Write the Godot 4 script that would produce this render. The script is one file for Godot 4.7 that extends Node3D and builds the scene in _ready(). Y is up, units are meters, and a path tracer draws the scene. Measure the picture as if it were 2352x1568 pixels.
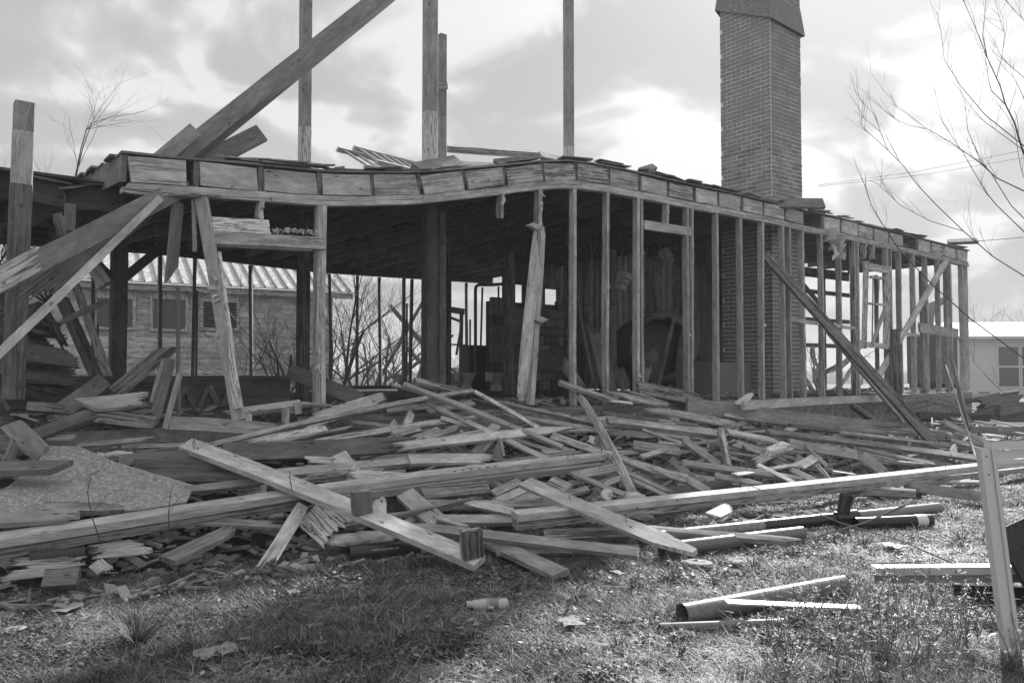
extends Node3D
# Ruined timber building with a lumber pile, black and white photograph.
# Pixels below are those of the photograph scaled to 2352 x 1568; a pixel gives a direction, distance comes from the ground, the pile, the wall planes or a stated depth.
const F := 1829.0
const CAM := Vector3(0, 1.4, 0)
const P0 := Vector3(1.02, 0, -10.76)
const U := Vector3(0.79, 0, -0.613)      # along the front wall
const V := Vector3(-0.613, 0, -0.79)     # into the building
const FLOOR := 0.97
const DEEP := 9.4
var PITCH := atan(64.0 / 1829.0)
var rng := RandomNumberGenerator.new()
var used := {}
var M := {}
var tex := {}
var curve_s: Array = []
var curve_y: Array = []
var relief := FastNoiseLite.new()

# ---------- mesh builder ----------
class MB:
	var v := PackedVector3Array()
	var n := PackedVector3Array()
	var t := PackedVector2Array()
	var c := PackedColorArray()
	func tri(a: Vector3, b: Vector3, d: Vector3, ua := Vector2.ZERO, ub := Vector2.ZERO, ud := Vector2.ZERO, nn := Vector3.ZERO, col := Color.WHITE):
		var q := nn
		if q == Vector3.ZERO:
			q = (d - a).cross(b - a).normalized()
		v.append(a); v.append(b); v.append(d)
		n.append(q); n.append(q); n.append(q)
		t.append(ua); t.append(ub); t.append(ud)
		c.append(col); c.append(col); c.append(col)
	func quad(a: Vector3, b: Vector3, d: Vector3, e: Vector3, ua := Vector2.ZERO, ub := Vector2.ZERO, ud := Vector2.ZERO, ue := Vector2.ZERO, col := Color.WHITE):
		var q := (d - a).cross(b - a)
		if q.length_squared() < 1e-16:
			q = (e - a).cross(d - a)
		q = q.normalized()
		tri(a, b, d, ua, ub, ud, q, col)
		tri(a, d, e, ua, ud, ue, q, col)
	func box(o: Vector3, x: Vector3, y: Vector3, z: Vector3, uvs := 1.0, off := Vector2.ZERO, col := Color.WHITE):
		# o centre; x, y, z half axes; u runs along the longest axis
		var lx := x.length() * 2.0 * uvs
		var ly := y.length() * 2.0 * uvs
		var lz := z.length() * 2.0 * uvs
		var fs := [[x, y, z, ly, lz, lx], [-x, y, -z, ly, lz, lx], [y, z, x, lz, lx, ly], [-y, z, -x, lz, lx, ly], [z, x, y, lx, ly, lz], [-z, x, -y, lx, ly, lz]]
		for f in fs:
			var a: Vector3 = f[0]
			var b: Vector3 = f[1]
			var d: Vector3 = f[2]
			var lb: float = f[3]
			var ld: float = f[4]
			var q := [Vector2(0, 0), Vector2(lb, 0), Vector2(lb, ld), Vector2(0, ld)]
			if ld > lb:
				q = [Vector2(0, 0), Vector2(0, lb), Vector2(ld, lb), Vector2(ld, 0)]
			var nn: Vector3 = a.normalized()
			var p0: Vector3 = o + a - b - d
			var p1: Vector3 = o + a + b - d
			var p2: Vector3 = o + a + b + d
			var p3: Vector3 = o + a - b + d
			tri(p0, p2, p1, off + q[0], off + q[2], off + q[1], nn, col)
			tri(p0, p3, p2, off + q[0], off + q[3], off + q[2], nn, col)
	func tube(pts: Array, rad: Array, sides := 6, caps := true, col := Color.WHITE):
		var rings := []
		var nrm := []
		var ref := Vector3.UP
		var along := 0.0
		var us := []
		for i in pts.size():
			var d: Vector3 = (pts[min(i + 1, pts.size() - 1)] - pts[max(i - 1, 0)]).normalized()
			if abs(d.dot(ref)) > 0.95:
				ref = Vector3.RIGHT if abs(d.x) < 0.9 else Vector3.BACK
			var a := d.cross(ref).normalized()
			var b := a.cross(d).normalized()
			ref = b
			var r := []
			var nr := []
			for k in sides:
				var g := TAU * k / sides
				var w := a * cos(g) + b * sin(g)
				r.append(pts[i] + w * rad[i])
				nr.append(w)
			rings.append(r); nrm.append(nr)
			if i > 0:
				along += (pts[i] - pts[i - 1]).length()
			us.append(along)
		for i in pts.size() - 1:
			for k in sides:
				var j := (k + 1) % sides
				var ua := Vector2(us[i], float(k) / sides * 0.4)
				var ub := Vector2(us[i + 1], float(k) / sides * 0.4)
				var uc := Vector2(us[i + 1], float(k + 1) / sides * 0.4)
				var ud := Vector2(us[i], float(k + 1) / sides * 0.4)
				for q in [[rings[i][k], rings[i + 1][k], rings[i + 1][j], nrm[i][k], nrm[i + 1][k], nrm[i + 1][j], ua, ub, uc], [rings[i][k], rings[i + 1][j], rings[i][j], nrm[i][k], nrm[i + 1][j], nrm[i][j], ua, uc, ud]]:
					for w in 3:
						v.append(q[w]); n.append(q[3 + w]); t.append(q[6 + w]); c.append(col)
		if caps:
			for e in [0, pts.size() - 1]:
				for k in sides:
					tri(pts[e], rings[e][k], rings[e][(k + 1) % sides], Vector2.ZERO, Vector2.ZERO, Vector2.ZERO, (pts[e] - pts[1 if e == 0 else e - 1]).normalized(), col)
	func mesh() -> ArrayMesh:
		# every triangle wound to agree with its normals
		for i in range(0, v.size() - 2, 3):
			if (v[i + 2] - v[i]).cross(v[i + 1] - v[i]).dot(n[i] + n[i + 1] + n[i + 2]) < 0.0:
				var a1 := v[i + 1]
				v[i + 1] = v[i + 2]
				v[i + 2] = a1
				a1 = n[i + 1]
				n[i + 1] = n[i + 2]
				n[i + 2] = a1
				var b1 := t[i + 1]
				t[i + 1] = t[i + 2]
				t[i + 2] = b1
				var c1 := c[i + 1]
				c[i + 1] = c[i + 2]
				c[i + 2] = c1
		var a := []
		a.resize(Mesh.ARRAY_MAX)
		a[Mesh.ARRAY_VERTEX] = v
		a[Mesh.ARRAY_NORMAL] = n
		a[Mesh.ARRAY_TEX_UV] = t
		a[Mesh.ARRAY_COLOR] = c
		var m := ArrayMesh.new()
		m.add_surface_from_arrays(Mesh.PRIMITIVE_TRIANGLES, a)
		return m

# ---------- pixels to places ----------
func ray(px: float, py: float) -> Vector3:
	return Vector3((px - 1176.0) / F, (784.0 - py) / F, -1.0).rotated(Vector3.RIGHT, PITCH)

func at_depth(px: float, py: float, d: float) -> Vector3:
	var r := ray(px, py)
	return CAM + r * (d / -r.z)

func at_y(px: float, py: float, y: float) -> Vector3:
	var r := ray(px, py)
	return CAM + r * ((y - CAM.y) / r.y)

func at_wall(px: float, py: float, off := 0.0) -> Vector3:
	var r := ray(px, py)
	var q := P0 + V * off
	return CAM + r * ((q - CAM).dot(V) / r.dot(V))

func W(s: float, y: float, off := 0.0) -> Vector3:
	return P0 + U * s + V * off + Vector3(0, y, 0)

func pixel_of(p: Vector3) -> Vector2:
	var c := (p - CAM).rotated(Vector3.RIGHT, -PITCH)
	return Vector2(1176.0 + F * c.x / -c.z, 784.0 - F * c.y / -c.z)

func s_of(p: Vector3) -> float:
	return (p - P0).dot(U) / U.length_squared()

func off_of(p: Vector3) -> float:
	return (p - P0).dot(V) / V.length_squared()

func lut(x: float, xs: Array, ys: Array) -> float:
	if x <= xs[0]:
		return ys[0]
	for i in xs.size() - 1:
		if x <= xs[i + 1]:
			return lerpf(ys[i], ys[i + 1], (x - xs[i]) / (xs[i + 1] - xs[i]))
	return ys[-1]

func pile(p: Vector3) -> float:
	# height of the lumber heap in front of the wall
	var s := s_of(p)
	var d := -off_of(p)
	var reach := lut(s, [-7.0, -5.0, -2.0, 0.0, 4.0, 8.0, 13.0], [2.2, 2.3, 3.0, 3.3, 3.2, 2.8, 2.2])
	var top := lut(s, [-7.0, 0.0, 1.5, 3.5, 5.5, 7.5, 12.0], [0.86, 0.86, 0.84, 0.72, 0.5, 0.36, 0.3])
	return top * clampf(1.0 - d / reach, 0.0, 1.0) if d > 0.0 else top

func at_pile(px: float, py: float, dh := 0.0) -> Vector3:
	var r := ray(px, py)
	var k := 3.0
	while k < 40.0:
		var p := CAM + r * k
		if off_of(p) > -0.06:
			return at_wall(px, py, -0.06)
		if p.y <= maxf(pile(p), 0.02) + dh:
			return p
		k += 0.02
	return CAM + r * 12.0

func roof_front(s: float) -> float:
	# underside of the top plates of the front wall
	return lut(s, curve_s, curve_y)

func roof_y(s: float, off: float) -> float:
	# underside of the joists
	var f := roof_front(s) + 0.1
	if s > 5.3:
		return f
	return lerpf(f, lut(s, [-9.0, -3.0, 0.5, 5.3], [3.78, 3.9, 3.78, 3.85]), off / DEEP)

# ---------- naming ----------
func numbered(called: String) -> String:
	if not used.has(called):
		used[called] = 0
		return called
	used[called] += 1
	return "%s_%03d" % [called, used[called]]

func tag(o: Node, label := "", category := "", group := "", kind := ""):
	if label != "":
		o.set_meta("label", label)
	if category != "":
		o.set_meta("category", category)
	if group != "":
		o.set_meta("group", group)
	if kind != "":
		o.set_meta("kind", kind)

# look-alikes are told apart by their look and by the nearest landmark
var marks: Array = []
var alike: Array = []
func mark(a: Vector3, b: Vector3, phrase: String):
	marks.append([a, b, phrase])

func name_by_neighbours():
	for q in alike:
		var o: Node3D = q[0]
		var p: Vector3 = q[2]
		var best := ""
		var least := 1e9
		for k in marks:
			var d := p.distance_to(Geometry3D.get_closest_point_to_segment(p, k[0], k[1]))
			if d < least:
				least = d
				best = k[2]
		o.set_meta("label", "%s %s the %s" % [q[1], "beside" if least < 0.45 else "not far from", best])

func node(called: String, label: String, category: String, at := Vector3.ZERO, group := "") -> Node3D:
	var o := Node3D.new()
	o.name = numbered(called)
	add_child(o)
	o.position = at
	tag(o, label, category, group)
	return o

func build(mb: MB, called: String, m: Material, parent: Node = null, at := Vector3.ZERO) -> MeshInstance3D:
	return put(mb.mesh(), called, m, parent, at)

func put(mesh: Mesh, called: String, m: Material, parent: Node = null, at := Vector3.ZERO) -> MeshInstance3D:
	var o := MeshInstance3D.new()
	o.mesh = mesh
	o.material_override = m
	o.position = at
	if parent == null:
		o.name = numbered(called)
		add_child(o)
	else:
		o.name = called
		parent.add_child(o, true)
	return o

# ---------- textures and materials ----------
func grey(x: float) -> Color:
	return Color(x, x, x).linear_to_srgb()

func image_of(w: int, h: int, data: PackedByteArray) -> Image:
	return Image.create_from_data(w, h, false, Image.FORMAT_RGB8, data)

func wood_texture(seed_: int, rings: float, paint: float, stained := 0.0) -> Array:
	var w := 1024
	var h := 256
	var a := FastNoiseLite.new()
	a.seed = seed_; a.frequency = 1.0; a.fractal_octaves = 2
	var b := FastNoiseLite.new()
	b.seed = seed_ + 9; b.frequency = 1.0; b.fractal_type = FastNoiseLite.FRACTAL_NONE
	var r := RandomNumberGenerator.new()
	r.seed = seed_
	var knots := []
	for i in 5:
		knots.append([r.randf_range(0.1, 1.9), r.randf_range(0.03, 0.29), r.randf_range(0.006, 0.014)])
	var data := PackedByteArray(); data.resize(w * h * 3)
	var hd := PackedByteArray(); hd.resize(w * h * 3)
	for y in h:
		var yy := y / float(h) * 0.32
		for x in w:
			var xx := x / float(w) * 2.0
			var g := TAU * x / w
			var cx := cos(g) * 0.318
			var sx := sin(g) * 0.318
			var warp := a.get_noise_3d(cx * 2.2, sx * 2.2, yy * 9.0) * 0.045
			var dark := 0.0
			for k in knots:
				var dx: float = xx - k[0]
				if absf(dx) < 0.16:
					var dy: float = yy - k[1]
					var d := sqrt(dx * dx * 0.35 + dy * dy * 3.0)
					warp += signf(dy) * 0.012 * exp(-d * d / 0.0012)
					dark = maxf(dark, clampf(1.6 - d / k[2], 0.0, 1.0))
			var q := (yy + warp * 0.6) * rings
			var f := q - floorf(q)
			var line := smoothstep(0.45, 0.92, f) * (1.0 - smoothstep(0.93, 1.0, f))
			var fib := b.get_noise_3d(cx * 14.0, sx * 14.0, yy * 330.0)
			var stain := a.get_noise_3d(cx * 5.0 + 7.0, sx * 5.0, yy * 16.0)
			var blot := a.get_noise_3d(cx * 1.5 - 20.0, sx * 1.5, yy * 5.0)
			var val := 0.84 - 0.17 * line + 0.1 * fib + 0.1 * stain + 0.12 * blot - 0.4 * dark
			if stained > 0.0:
				# dirt, water marks and dark drying checks along the grain
				var chk := b.get_noise_3d(cx * 3.0 + 30.0, sx * 3.0, yy * 120.0)
				var run := a.get_noise_3d(cx * 1.3 + 50.0, sx * 1.3, yy * 30.0) + 0.5 * a.get_noise_3d(cx * 7.0 - 60.0, sx * 7.0, yy * 60.0)
				val -= stained * (0.75 * smoothstep(-0.25, 0.7, run) + 0.5 * smoothstep(0.6, 0.8, chk))
			var hh := 0.6 - 0.3 * line + 0.25 * fib
			if paint > 0.0:
				var fl := b.get_noise_3d(cx * 4.0, sx * 4.0, yy * 55.0) * 0.7 + a.get_noise_3d(cx * 14.0, sx * 14.0, yy * 110.0) * 0.5
				if fl < paint:
					val = 0.95 + 0.06 * stain
					hh = 0.85
				else:
					val *= 0.8
			var o := (y * w + x) * 3
			var bv := int(clampf(val, 0.05, 1.0) * 255.0)
			data[o] = bv; data[o + 1] = bv; data[o + 2] = bv
			var hv := int(clampf(hh, 0.0, 1.0) * 255.0)
			hd[o] = hv; hd[o + 1] = hv; hd[o + 2] = hv
	var im := image_of(w, h, data)
	var nm := image_of(w, h, hd)
	nm.bump_map_to_normal_map(3.0)
	return [ImageTexture.create_from_image(im), ImageTexture.create_from_image(nm)]

func noise_texture(seed_: int, freq: float, lo: float, hi: float, size := 512, contrast := 1.0, octaves := 5) -> Array:
	var a := FastNoiseLite.new()
	a.seed = seed_; a.frequency = freq; a.fractal_octaves = octaves
	var im := a.get_seamless_image(size, size)
	im.convert(Image.FORMAT_L8)
	var src := im.get_data()
	var data := PackedByteArray(); data.resize(size * size * 3)
	for i in size * size:
		var q := clampf((src[i] / 255.0 - 0.5) * contrast + 0.5, 0.0, 1.0)
		var bv := int(lerpf(lo, hi, q) * 255.0)
		data[i * 3] = bv; data[i * 3 + 1] = bv; data[i * 3 + 2] = bv
	var nm := Image.create_from_data(size, size, false, Image.FORMAT_L8, src)
	nm.convert(Image.FORMAT_RGB8)
	nm.bump_map_to_normal_map(6.0)
	return [ImageTexture.create_from_image(image_of(size, size, data)), ImageTexture.create_from_image(nm)]

func plain(x: float, rough := 0.85, metal := 0.0) -> StandardMaterial3D:
	var key := "p%.3f_%.2f_%.2f" % [x, rough, metal]
	if not M.has(key):
		var m := StandardMaterial3D.new()
		m.albedo_color = grey(x)
		m.roughness = rough
		m.metallic = metal
		M[key] = m
	return M[key]

func tri_mat(which: String, x: float, scale: float, rough := 0.9, bump := 1.0, world := false) -> StandardMaterial3D:
	var key := "t%s%.3f_%.2f_%.2f" % [which, x, scale, rough]
	if not M.has(key):
		var m := StandardMaterial3D.new()
		m.albedo_color = grey(x)
		m.albedo_texture = tex[which][0]
		m.normal_enabled = true
		m.normal_texture = tex[which][1]
		m.normal_scale = bump
		m.roughness = rough
		m.uv1_triplanar = true
		m.uv1_world_triplanar = world
		m.uv1_scale = Vector3.ONE * scale
		M[key] = m
	return M[key]

func wood(tone: float, which := "wood") -> StandardMaterial3D:
	# pick among the grains so that neighbours differ
	if which != "flake":
		var pick := rng.randf()
		which = "wood" if pick < 0.3 else ("old" if pick < 0.62 else ("stain" if pick < 0.86 else "grimy"))
	tone = snappedf(tone, 0.04)
	var key := "w%s%.2f" % [which, tone]
	if not M.has(key):
		var m := StandardMaterial3D.new()
		m.albedo_color = grey(minf(tone * 1.45, 0.92))
		m.albedo_texture = tex[which][0]
		m.normal_enabled = true
		m.normal_texture = tex[which][1]
		m.normal_scale = 0.9
		m.roughness = 0.8
		m.uv1_scale = Vector3(0.5, 1.0 / 0.32, 1)
		M[key] = m
	return M[key]

# ---------- boards ----------
func board_mesh(L: float, w: float, t: float, e0 := 0, e1 := 0, bow := 0.0, sag := 0.0) -> ArrayMesh:
	# x along the board, z its width, y its thickness. Ends: 0 sawn, 1 splintered, 2 slanted, 3 pointed
	var mb := MB.new()
	var K := 3
	if e0 == 1 or e1 == 1:
		K = 11
	var N := int(clampf(L / 0.3, 2, 9))
	var vo := rng.randf() * maxf(0.0, 0.32 - w - 0.02)
	var uo := rng.randf() * 2.0
	var flip := -1.0 if rng.randf() < 0.5 else 1.0
	var cut0 := []
	var cut1 := []
	var sl0 := minf(L * 0.25, rng.randf_range(1.2, 3.0) * w + 0.05)
	var sl1 := minf(L * 0.25, rng.randf_range(1.2, 3.0) * w + 0.05)
	var ph := rng.randf() * 6.0
	var twist := rng.randf_range(-0.05, 0.05) * minf(L, 2.0)
	for k in K + 1:
		var f := float(k) / K
		for e in 2:
			var kind: int = e0 if e == 0 else e1
			var sl: float = sl0 if e == 0 else sl1
			var q := 0.0
			if kind == 0:
				q = (f - 0.5) * w * 0.06 * sin(ph + e)
			elif kind == 1:
				q = sl * clampf(0.4 + 0.4 * sin(f * 4.0 + ph + e * 2.0) + (rng.randf_range(0.0, 0.55) if k % 2 == 0 else rng.randf_range(-0.45, 0.0)), 0.0, 1.0)
			elif kind == 2:
				q = sl * (f if sin(ph) > 0 else 1.0 - f)
			elif kind == 3:
				q = sl * 1.4 * absf(f - 0.5) * 2.0
			if e == 0:
				cut0.append(q)
			else:
				cut1.append(q)
	var grid := [[], []]
	for i in N + 1:
		var g := float(i) / N
		var rowt := []
		var rowb := []
		for k in K + 1:
			var f := float(k) / K
			var x := lerpf(-L / 2 + cut0[k], L / 2 - cut1[k], g)
			var z := (f - 0.5) * w
			var h := t
			if k == 0 or k == K:
				z += rng.randf_range(-0.003, 0.003)
				h -= rng.randf_range(0.0, 0.004)
			var thin := 1.0
			if i == 0 and e0 == 1 or i == N and e1 == 1:
				thin = rng.randf_range(0.3, 0.9)
			var bend := 1.0 - pow(2.0 * x / L, 2.0)
			z += bow * bend
			var tw := z * twist * x / L
			rowt.append(Vector3(x, sag * bend + tw + h * thin / 2, z))
			rowb.append(Vector3(x, sag * bend + tw - h * thin / 2, z))
		grid[0].append(rowt); grid[1].append(rowb)
	for i in N:
		for k in K:
			for e in 2:
				var G: Array = grid[e]
				var p := [G[i][k], G[i + 1][k], G[i + 1][k + 1], G[i][k + 1]]
				var q := []
				for w_ in p:
					q.append(Vector2(uo + w_.x * flip, vo + w_.z + w / 2 + e * 0.01))
				if e == 0:
					mb.quad(p[3], p[2], p[1], p[0], q[3], q[2], q[1], q[0])
				else:
					mb.quad(p[0], p[1], p[2], p[3], q[0], q[1], q[2], q[3])
		for k in [0, K]:
			var a: Vector3 = grid[0][i][k]
			var b: Vector3 = grid[0][i + 1][k]
			var c: Vector3 = grid[1][i + 1][k]
			var d: Vector3 = grid[1][i][k]
			var vv: float = vo + 0.1 + k * 0.03
			var q2 := [Vector2(uo + a.x, vv), Vector2(uo + b.x, vv), Vector2(uo + b.x, vv + t), Vector2(uo + a.x, vv + t)]
			if k == 0:
				mb.quad(a, b, c, d, q2[0], q2[1], q2[2], q2[3])
			else:
				mb.quad(d, c, b, a, q2[3], q2[2], q2[1], q2[0])
	for e in 2:
		var i2: int = 0 if e == 0 else N
		for k in K:
			var a2: Vector3 = grid[0][i2][k]
			var b2: Vector3 = grid[0][i2][k + 1]
			var c2: Vector3 = grid[1][i2][k + 1]
			var d2: Vector3 = grid[1][i2][k]
			var us := uo + e * 0.7
			var q3 := [Vector2(us, vo + a2.z), Vector2(us, vo + b2.z), Vector2(us + t, vo + b2.z), Vector2(us + t, vo + a2.z)]
			if e == 0:
				mb.quad(d2, c2, b2, a2, q3[3], q3[2], q3[1], q3[0])
			else:
				mb.quad(a2, b2, c2, d2, q3[0], q3[1], q3[2], q3[3])
	return mb.mesh()

func frame_of(a: Vector3, b: Vector3, roll: float) -> Transform3D:
	# x from a to b, y the board's face: up at roll 0, towards the camera's side at roll 90
	var d := (b - a).normalized()
	var n0 := (Vector3.UP - d * d.y)
	if n0.length() < 0.05:
		n0 = (Vector3.BACK - d * d.z)
	n0 = n0.normalized()
	var c := CAM - (a + b) / 2
	if absf(d.y) > 0.995:
		n0 = (c - d * c.dot(d)).cross(d).normalized()
	c = c - d * c.dot(d) - n0 * c.dot(n0)
	c = c.normalized()
	var y := n0 * cos(deg_to_rad(roll)) + c * sin(deg_to_rad(roll))
	return Transform3D(Basis(d, y, d.cross(y)), (a + b) / 2)

func beam(a: Vector3, b: Vector3, w: float, t: float, roll: float, m: Material, called: String, parent: Node = null, e0 := 0, e1 := 0, bow := 0.0, sag := 0.0) -> MeshInstance3D:
	var o := put(board_mesh((b - a).length(), w, t, e0, e1, bow, sag), called, m, parent)
	o.transform = frame_of(a, b, roll)
	if parent is Node3D:
		o.transform = parent.transform.affine_inverse() * o.transform
	return o

func sweep(pts: Array, w: Vector3, h: Vector3, vo := 0.05) -> MB:
	# a strip of constant section (half axes w and h) along pts
	var mb := MB.new()
	var wl := w.length() * 2.0
	var hl := h.length() * 2.0
	var u := 0.0
	for i in pts.size() - 1:
		var a: Vector3 = pts[i]
		var b: Vector3 = pts[i + 1]
		var u2 := u + (b - a).length()
		var ring := [w + h, w - h, -w - h, -w + h]
		var vs := [0.0, hl, hl + wl, hl * 2 + wl, hl * 2 + wl * 2]
		for k in 4:
			var r0: Vector3 = ring[k]
			var r1: Vector3 = ring[(k + 1) % 4]
			mb.quad(a + r0, b + r0, b + r1, a + r1, Vector2(u, vo + vs[k]), Vector2(u2, vo + vs[k]), Vector2(u2, vo + vs[k + 1]), Vector2(u, vo + vs[k + 1]))
			var q := mb.n.size()
			var out := (r0 + r1).normalized()
			if mb.n[q - 1].dot(out) < 0.0:
				for j in 6:
					mb.n[q - 1 - j] = -mb.n[q - 1 - j]
		u = u2
	for e in [0, pts.size() - 1]:
		var p: Vector3 = pts[e]
		mb.quad(p + w + h, p + w - h, p - w - h, p - w + h, Vector2(0, 0), Vector2(0, hl), Vector2(wl, hl), Vector2(wl, 0))
	return mb

# ---------- scene ----------
func _ready():
	rng.seed = 41
	relief.seed = 5
	relief.frequency = 1.0
	var cam := Camera3D.new()
	cam.name = "camera"
	add_child(cam)
	cam.position = CAM
	cam.rotation.x = PITCH
	cam.fov = rad_to_deg(2.0 * atan(784.0 / F))
	cam.near = 0.05
	cam.far = 3000.0
	var sun_dir := Vector3(sin(deg_to_rad(27.5)) * cos(deg_to_rad(33.0)), sin(deg_to_rad(33.0)), -cos(deg_to_rad(27.5)) * cos(deg_to_rad(33.0)))
	var env := Environment.new()
	env.tonemap_mode = Environment.TONE_MAPPER_LINEAR
	env.tonemap_exposure = 1.5
	env.background_mode = Environment.BG_SKY
	env.sky = Sky.new()
	var pano := PanoramaSkyMaterial.new()
	pano.panorama = ImageTexture.create_from_image(sky_image(sun_dir))
	env.sky.sky_material = pano
	env.sdfgi_enabled = true
	env.ssao_enabled = true
	env.ssil_enabled = true
	env.fog_enabled = true
	env.fog_density = 0.0016
	env.fog_light_color = Color(0.9, 0.9, 0.9)
	var we := WorldEnvironment.new()
	we.name = "environment"
	we.environment = env
	add_child(we)
	var sun := DirectionalLight3D.new()
	sun.name = "sun"
	sun.light_energy = 1.6
	sun.light_color = Color(1, 1, 1)
	sun.light_angular_distance = 1.2
	sun.shadow_enabled = true
	add_child(sun)
	sun.look_at_from_position(Vector3.ZERO, -sun_dir, Vector3.UP)
	print("sky done ", Time.get_ticks_msec())
	tex["wood"] = wood_texture(3, 120.0, 0.0)
	tex["old"] = wood_texture(17, 75.0, 0.0)
	tex["flake"] = wood_texture(29, 50.0, 0.12)
	tex["stain"] = wood_texture(51, 95.0, 0.0, 0.3)
	tex["grimy"] = wood_texture(63, 140.0, 0.0, 0.55)
	tex["dirt"] = noise_texture(4, 0.03, 0.35, 1.0, 512, 2.0)
	tex["grain"] = noise_texture(8, 0.12, 0.55, 1.0, 512, 1.8)
	tex["blotch"] = noise_texture(12, 0.012, 0.72, 1.0, 512, 1.5)
	tex["flakes"] = flake_texture()
	print("textures done ", Time.get_ticks_msec())
	ground()
	building()
	print("building done ", Time.get_ticks_msec())
	chimney()
	interior()
	far_things()
	print("far done ", Time.get_ticks_msec())
	left_wreck()
	front_wreck()
	lumber()
	print("lumber done ", Time.get_ticks_msec())
	rubbish()
	trees()
	print("trees done ", Time.get_ticks_msec())
	plants()
	name_by_neighbours()
	print("all done ", Time.get_ticks_msec())

func sky_image(sun_dir: Vector3) -> Image:
	var w := 2048
	var h := 1024
	var a := FastNoiseLite.new()
	a.seed = 23; a.frequency = 1.0; a.fractal_octaves = 6; a.fractal_gain = 0.56
	var b := FastNoiseLite.new()
	b.seed = 77; b.frequency = 1.0; b.fractal_octaves = 3
	var data := PackedFloat32Array()
	data.resize(w * h * 3)
	data.fill(0.3)
	for y in h / 2 + 2:
		var el := (0.5 - (y + 0.5) / h) * PI
		var ce := cos(el)
		var se := sin(el)
		for x in w:
			var az := (x + 0.5) / w * TAU
			var d := Vector3(sin(az) * ce, se, -cos(az) * ce)
			var k := 1.0 / (maxf(se, 0.0) + 0.3)
			var px := d.x * k
			var pz := d.z * k
			var wp := b.get_noise_2d(px * 0.9 + 3.0, pz * 0.9) * 0.55
			var f := a.get_noise_2d(px * 1.7 + wp + 1.3, pz * 1.9 + wp * 0.7) * 0.62 + 0.5
			var g := b.get_noise_2d(px * 0.5 - 9.0, pz * 0.75 + 4.0) * 0.5 + 0.5
			var thin := smoothstep(0.38, 0.72, f)
			var v := 0.28 + 0.12 * g + 0.19 * thin
			var rim := 1.0 - absf(f - 0.60) / 0.07
			if rim > 0.0:
				v += 0.06 * rim * smoothstep(0.35, 0.65, g)
			var c := d.dot(sun_dir)
			var ang := rad_to_deg(acos(clampf(c, -1.0, 1.0)))
			v += (0.6 + 0.4 * thin) * (0.55 * exp(-ang * ang / 330.0) + 0.1 * exp(-ang / 18.0))
			v = lerpf(v, 0.5, 0.5 * exp(-maxf(se, 0.0) / 0.10))
			var o := (y * w + x) * 3
			data[o] = v; data[o + 1] = v; data[o + 2] = v
	return Image.create_from_data(w, h, false, Image.FORMAT_RGBF, data.to_byte_array())

func flake_texture() -> Array:
	# pressed wood flakes: short strokes laid every way
	var n := 512
	var im := Image.create(n, n, false, Image.FORMAT_RGB8)
	im.fill(Color(0.62, 0.62, 0.62))
	var r := RandomNumberGenerator.new()
	r.seed = 6
	for i in 2600:
		var c := r.randf_range(0.5, 0.95)
		var x := r.randi() % n
		var y := r.randi() % n
		var g := r.randf_range(-0.5, 0.5) + (0.0 if r.randf() < 0.6 else 1.4)
		var l := r.randi_range(10, 34)
		for k in l:
			im.fill_rect(Rect2i(int(x + cos(g) * k) % n, posmod(int(y + sin(g) * k), n), 4, 4), Color(c, c, c))
	var nm := im.duplicate() as Image
	nm.bump_map_to_normal_map(1.5)
	return [ImageTexture.create_from_image(im), ImageTexture.create_from_image(nm)]

func hgt(x: float, z: float) -> float:
	var near := clampf(1.0 - Vector2(x, z).length() / 60.0, 0.0, 1.0)
	return near * (0.035 * relief.get_noise_2d(x * 0.9, z * 0.9) + 0.02 * relief.get_noise_2d(x * 3.1, z * 3.1)) - 0.01

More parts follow.
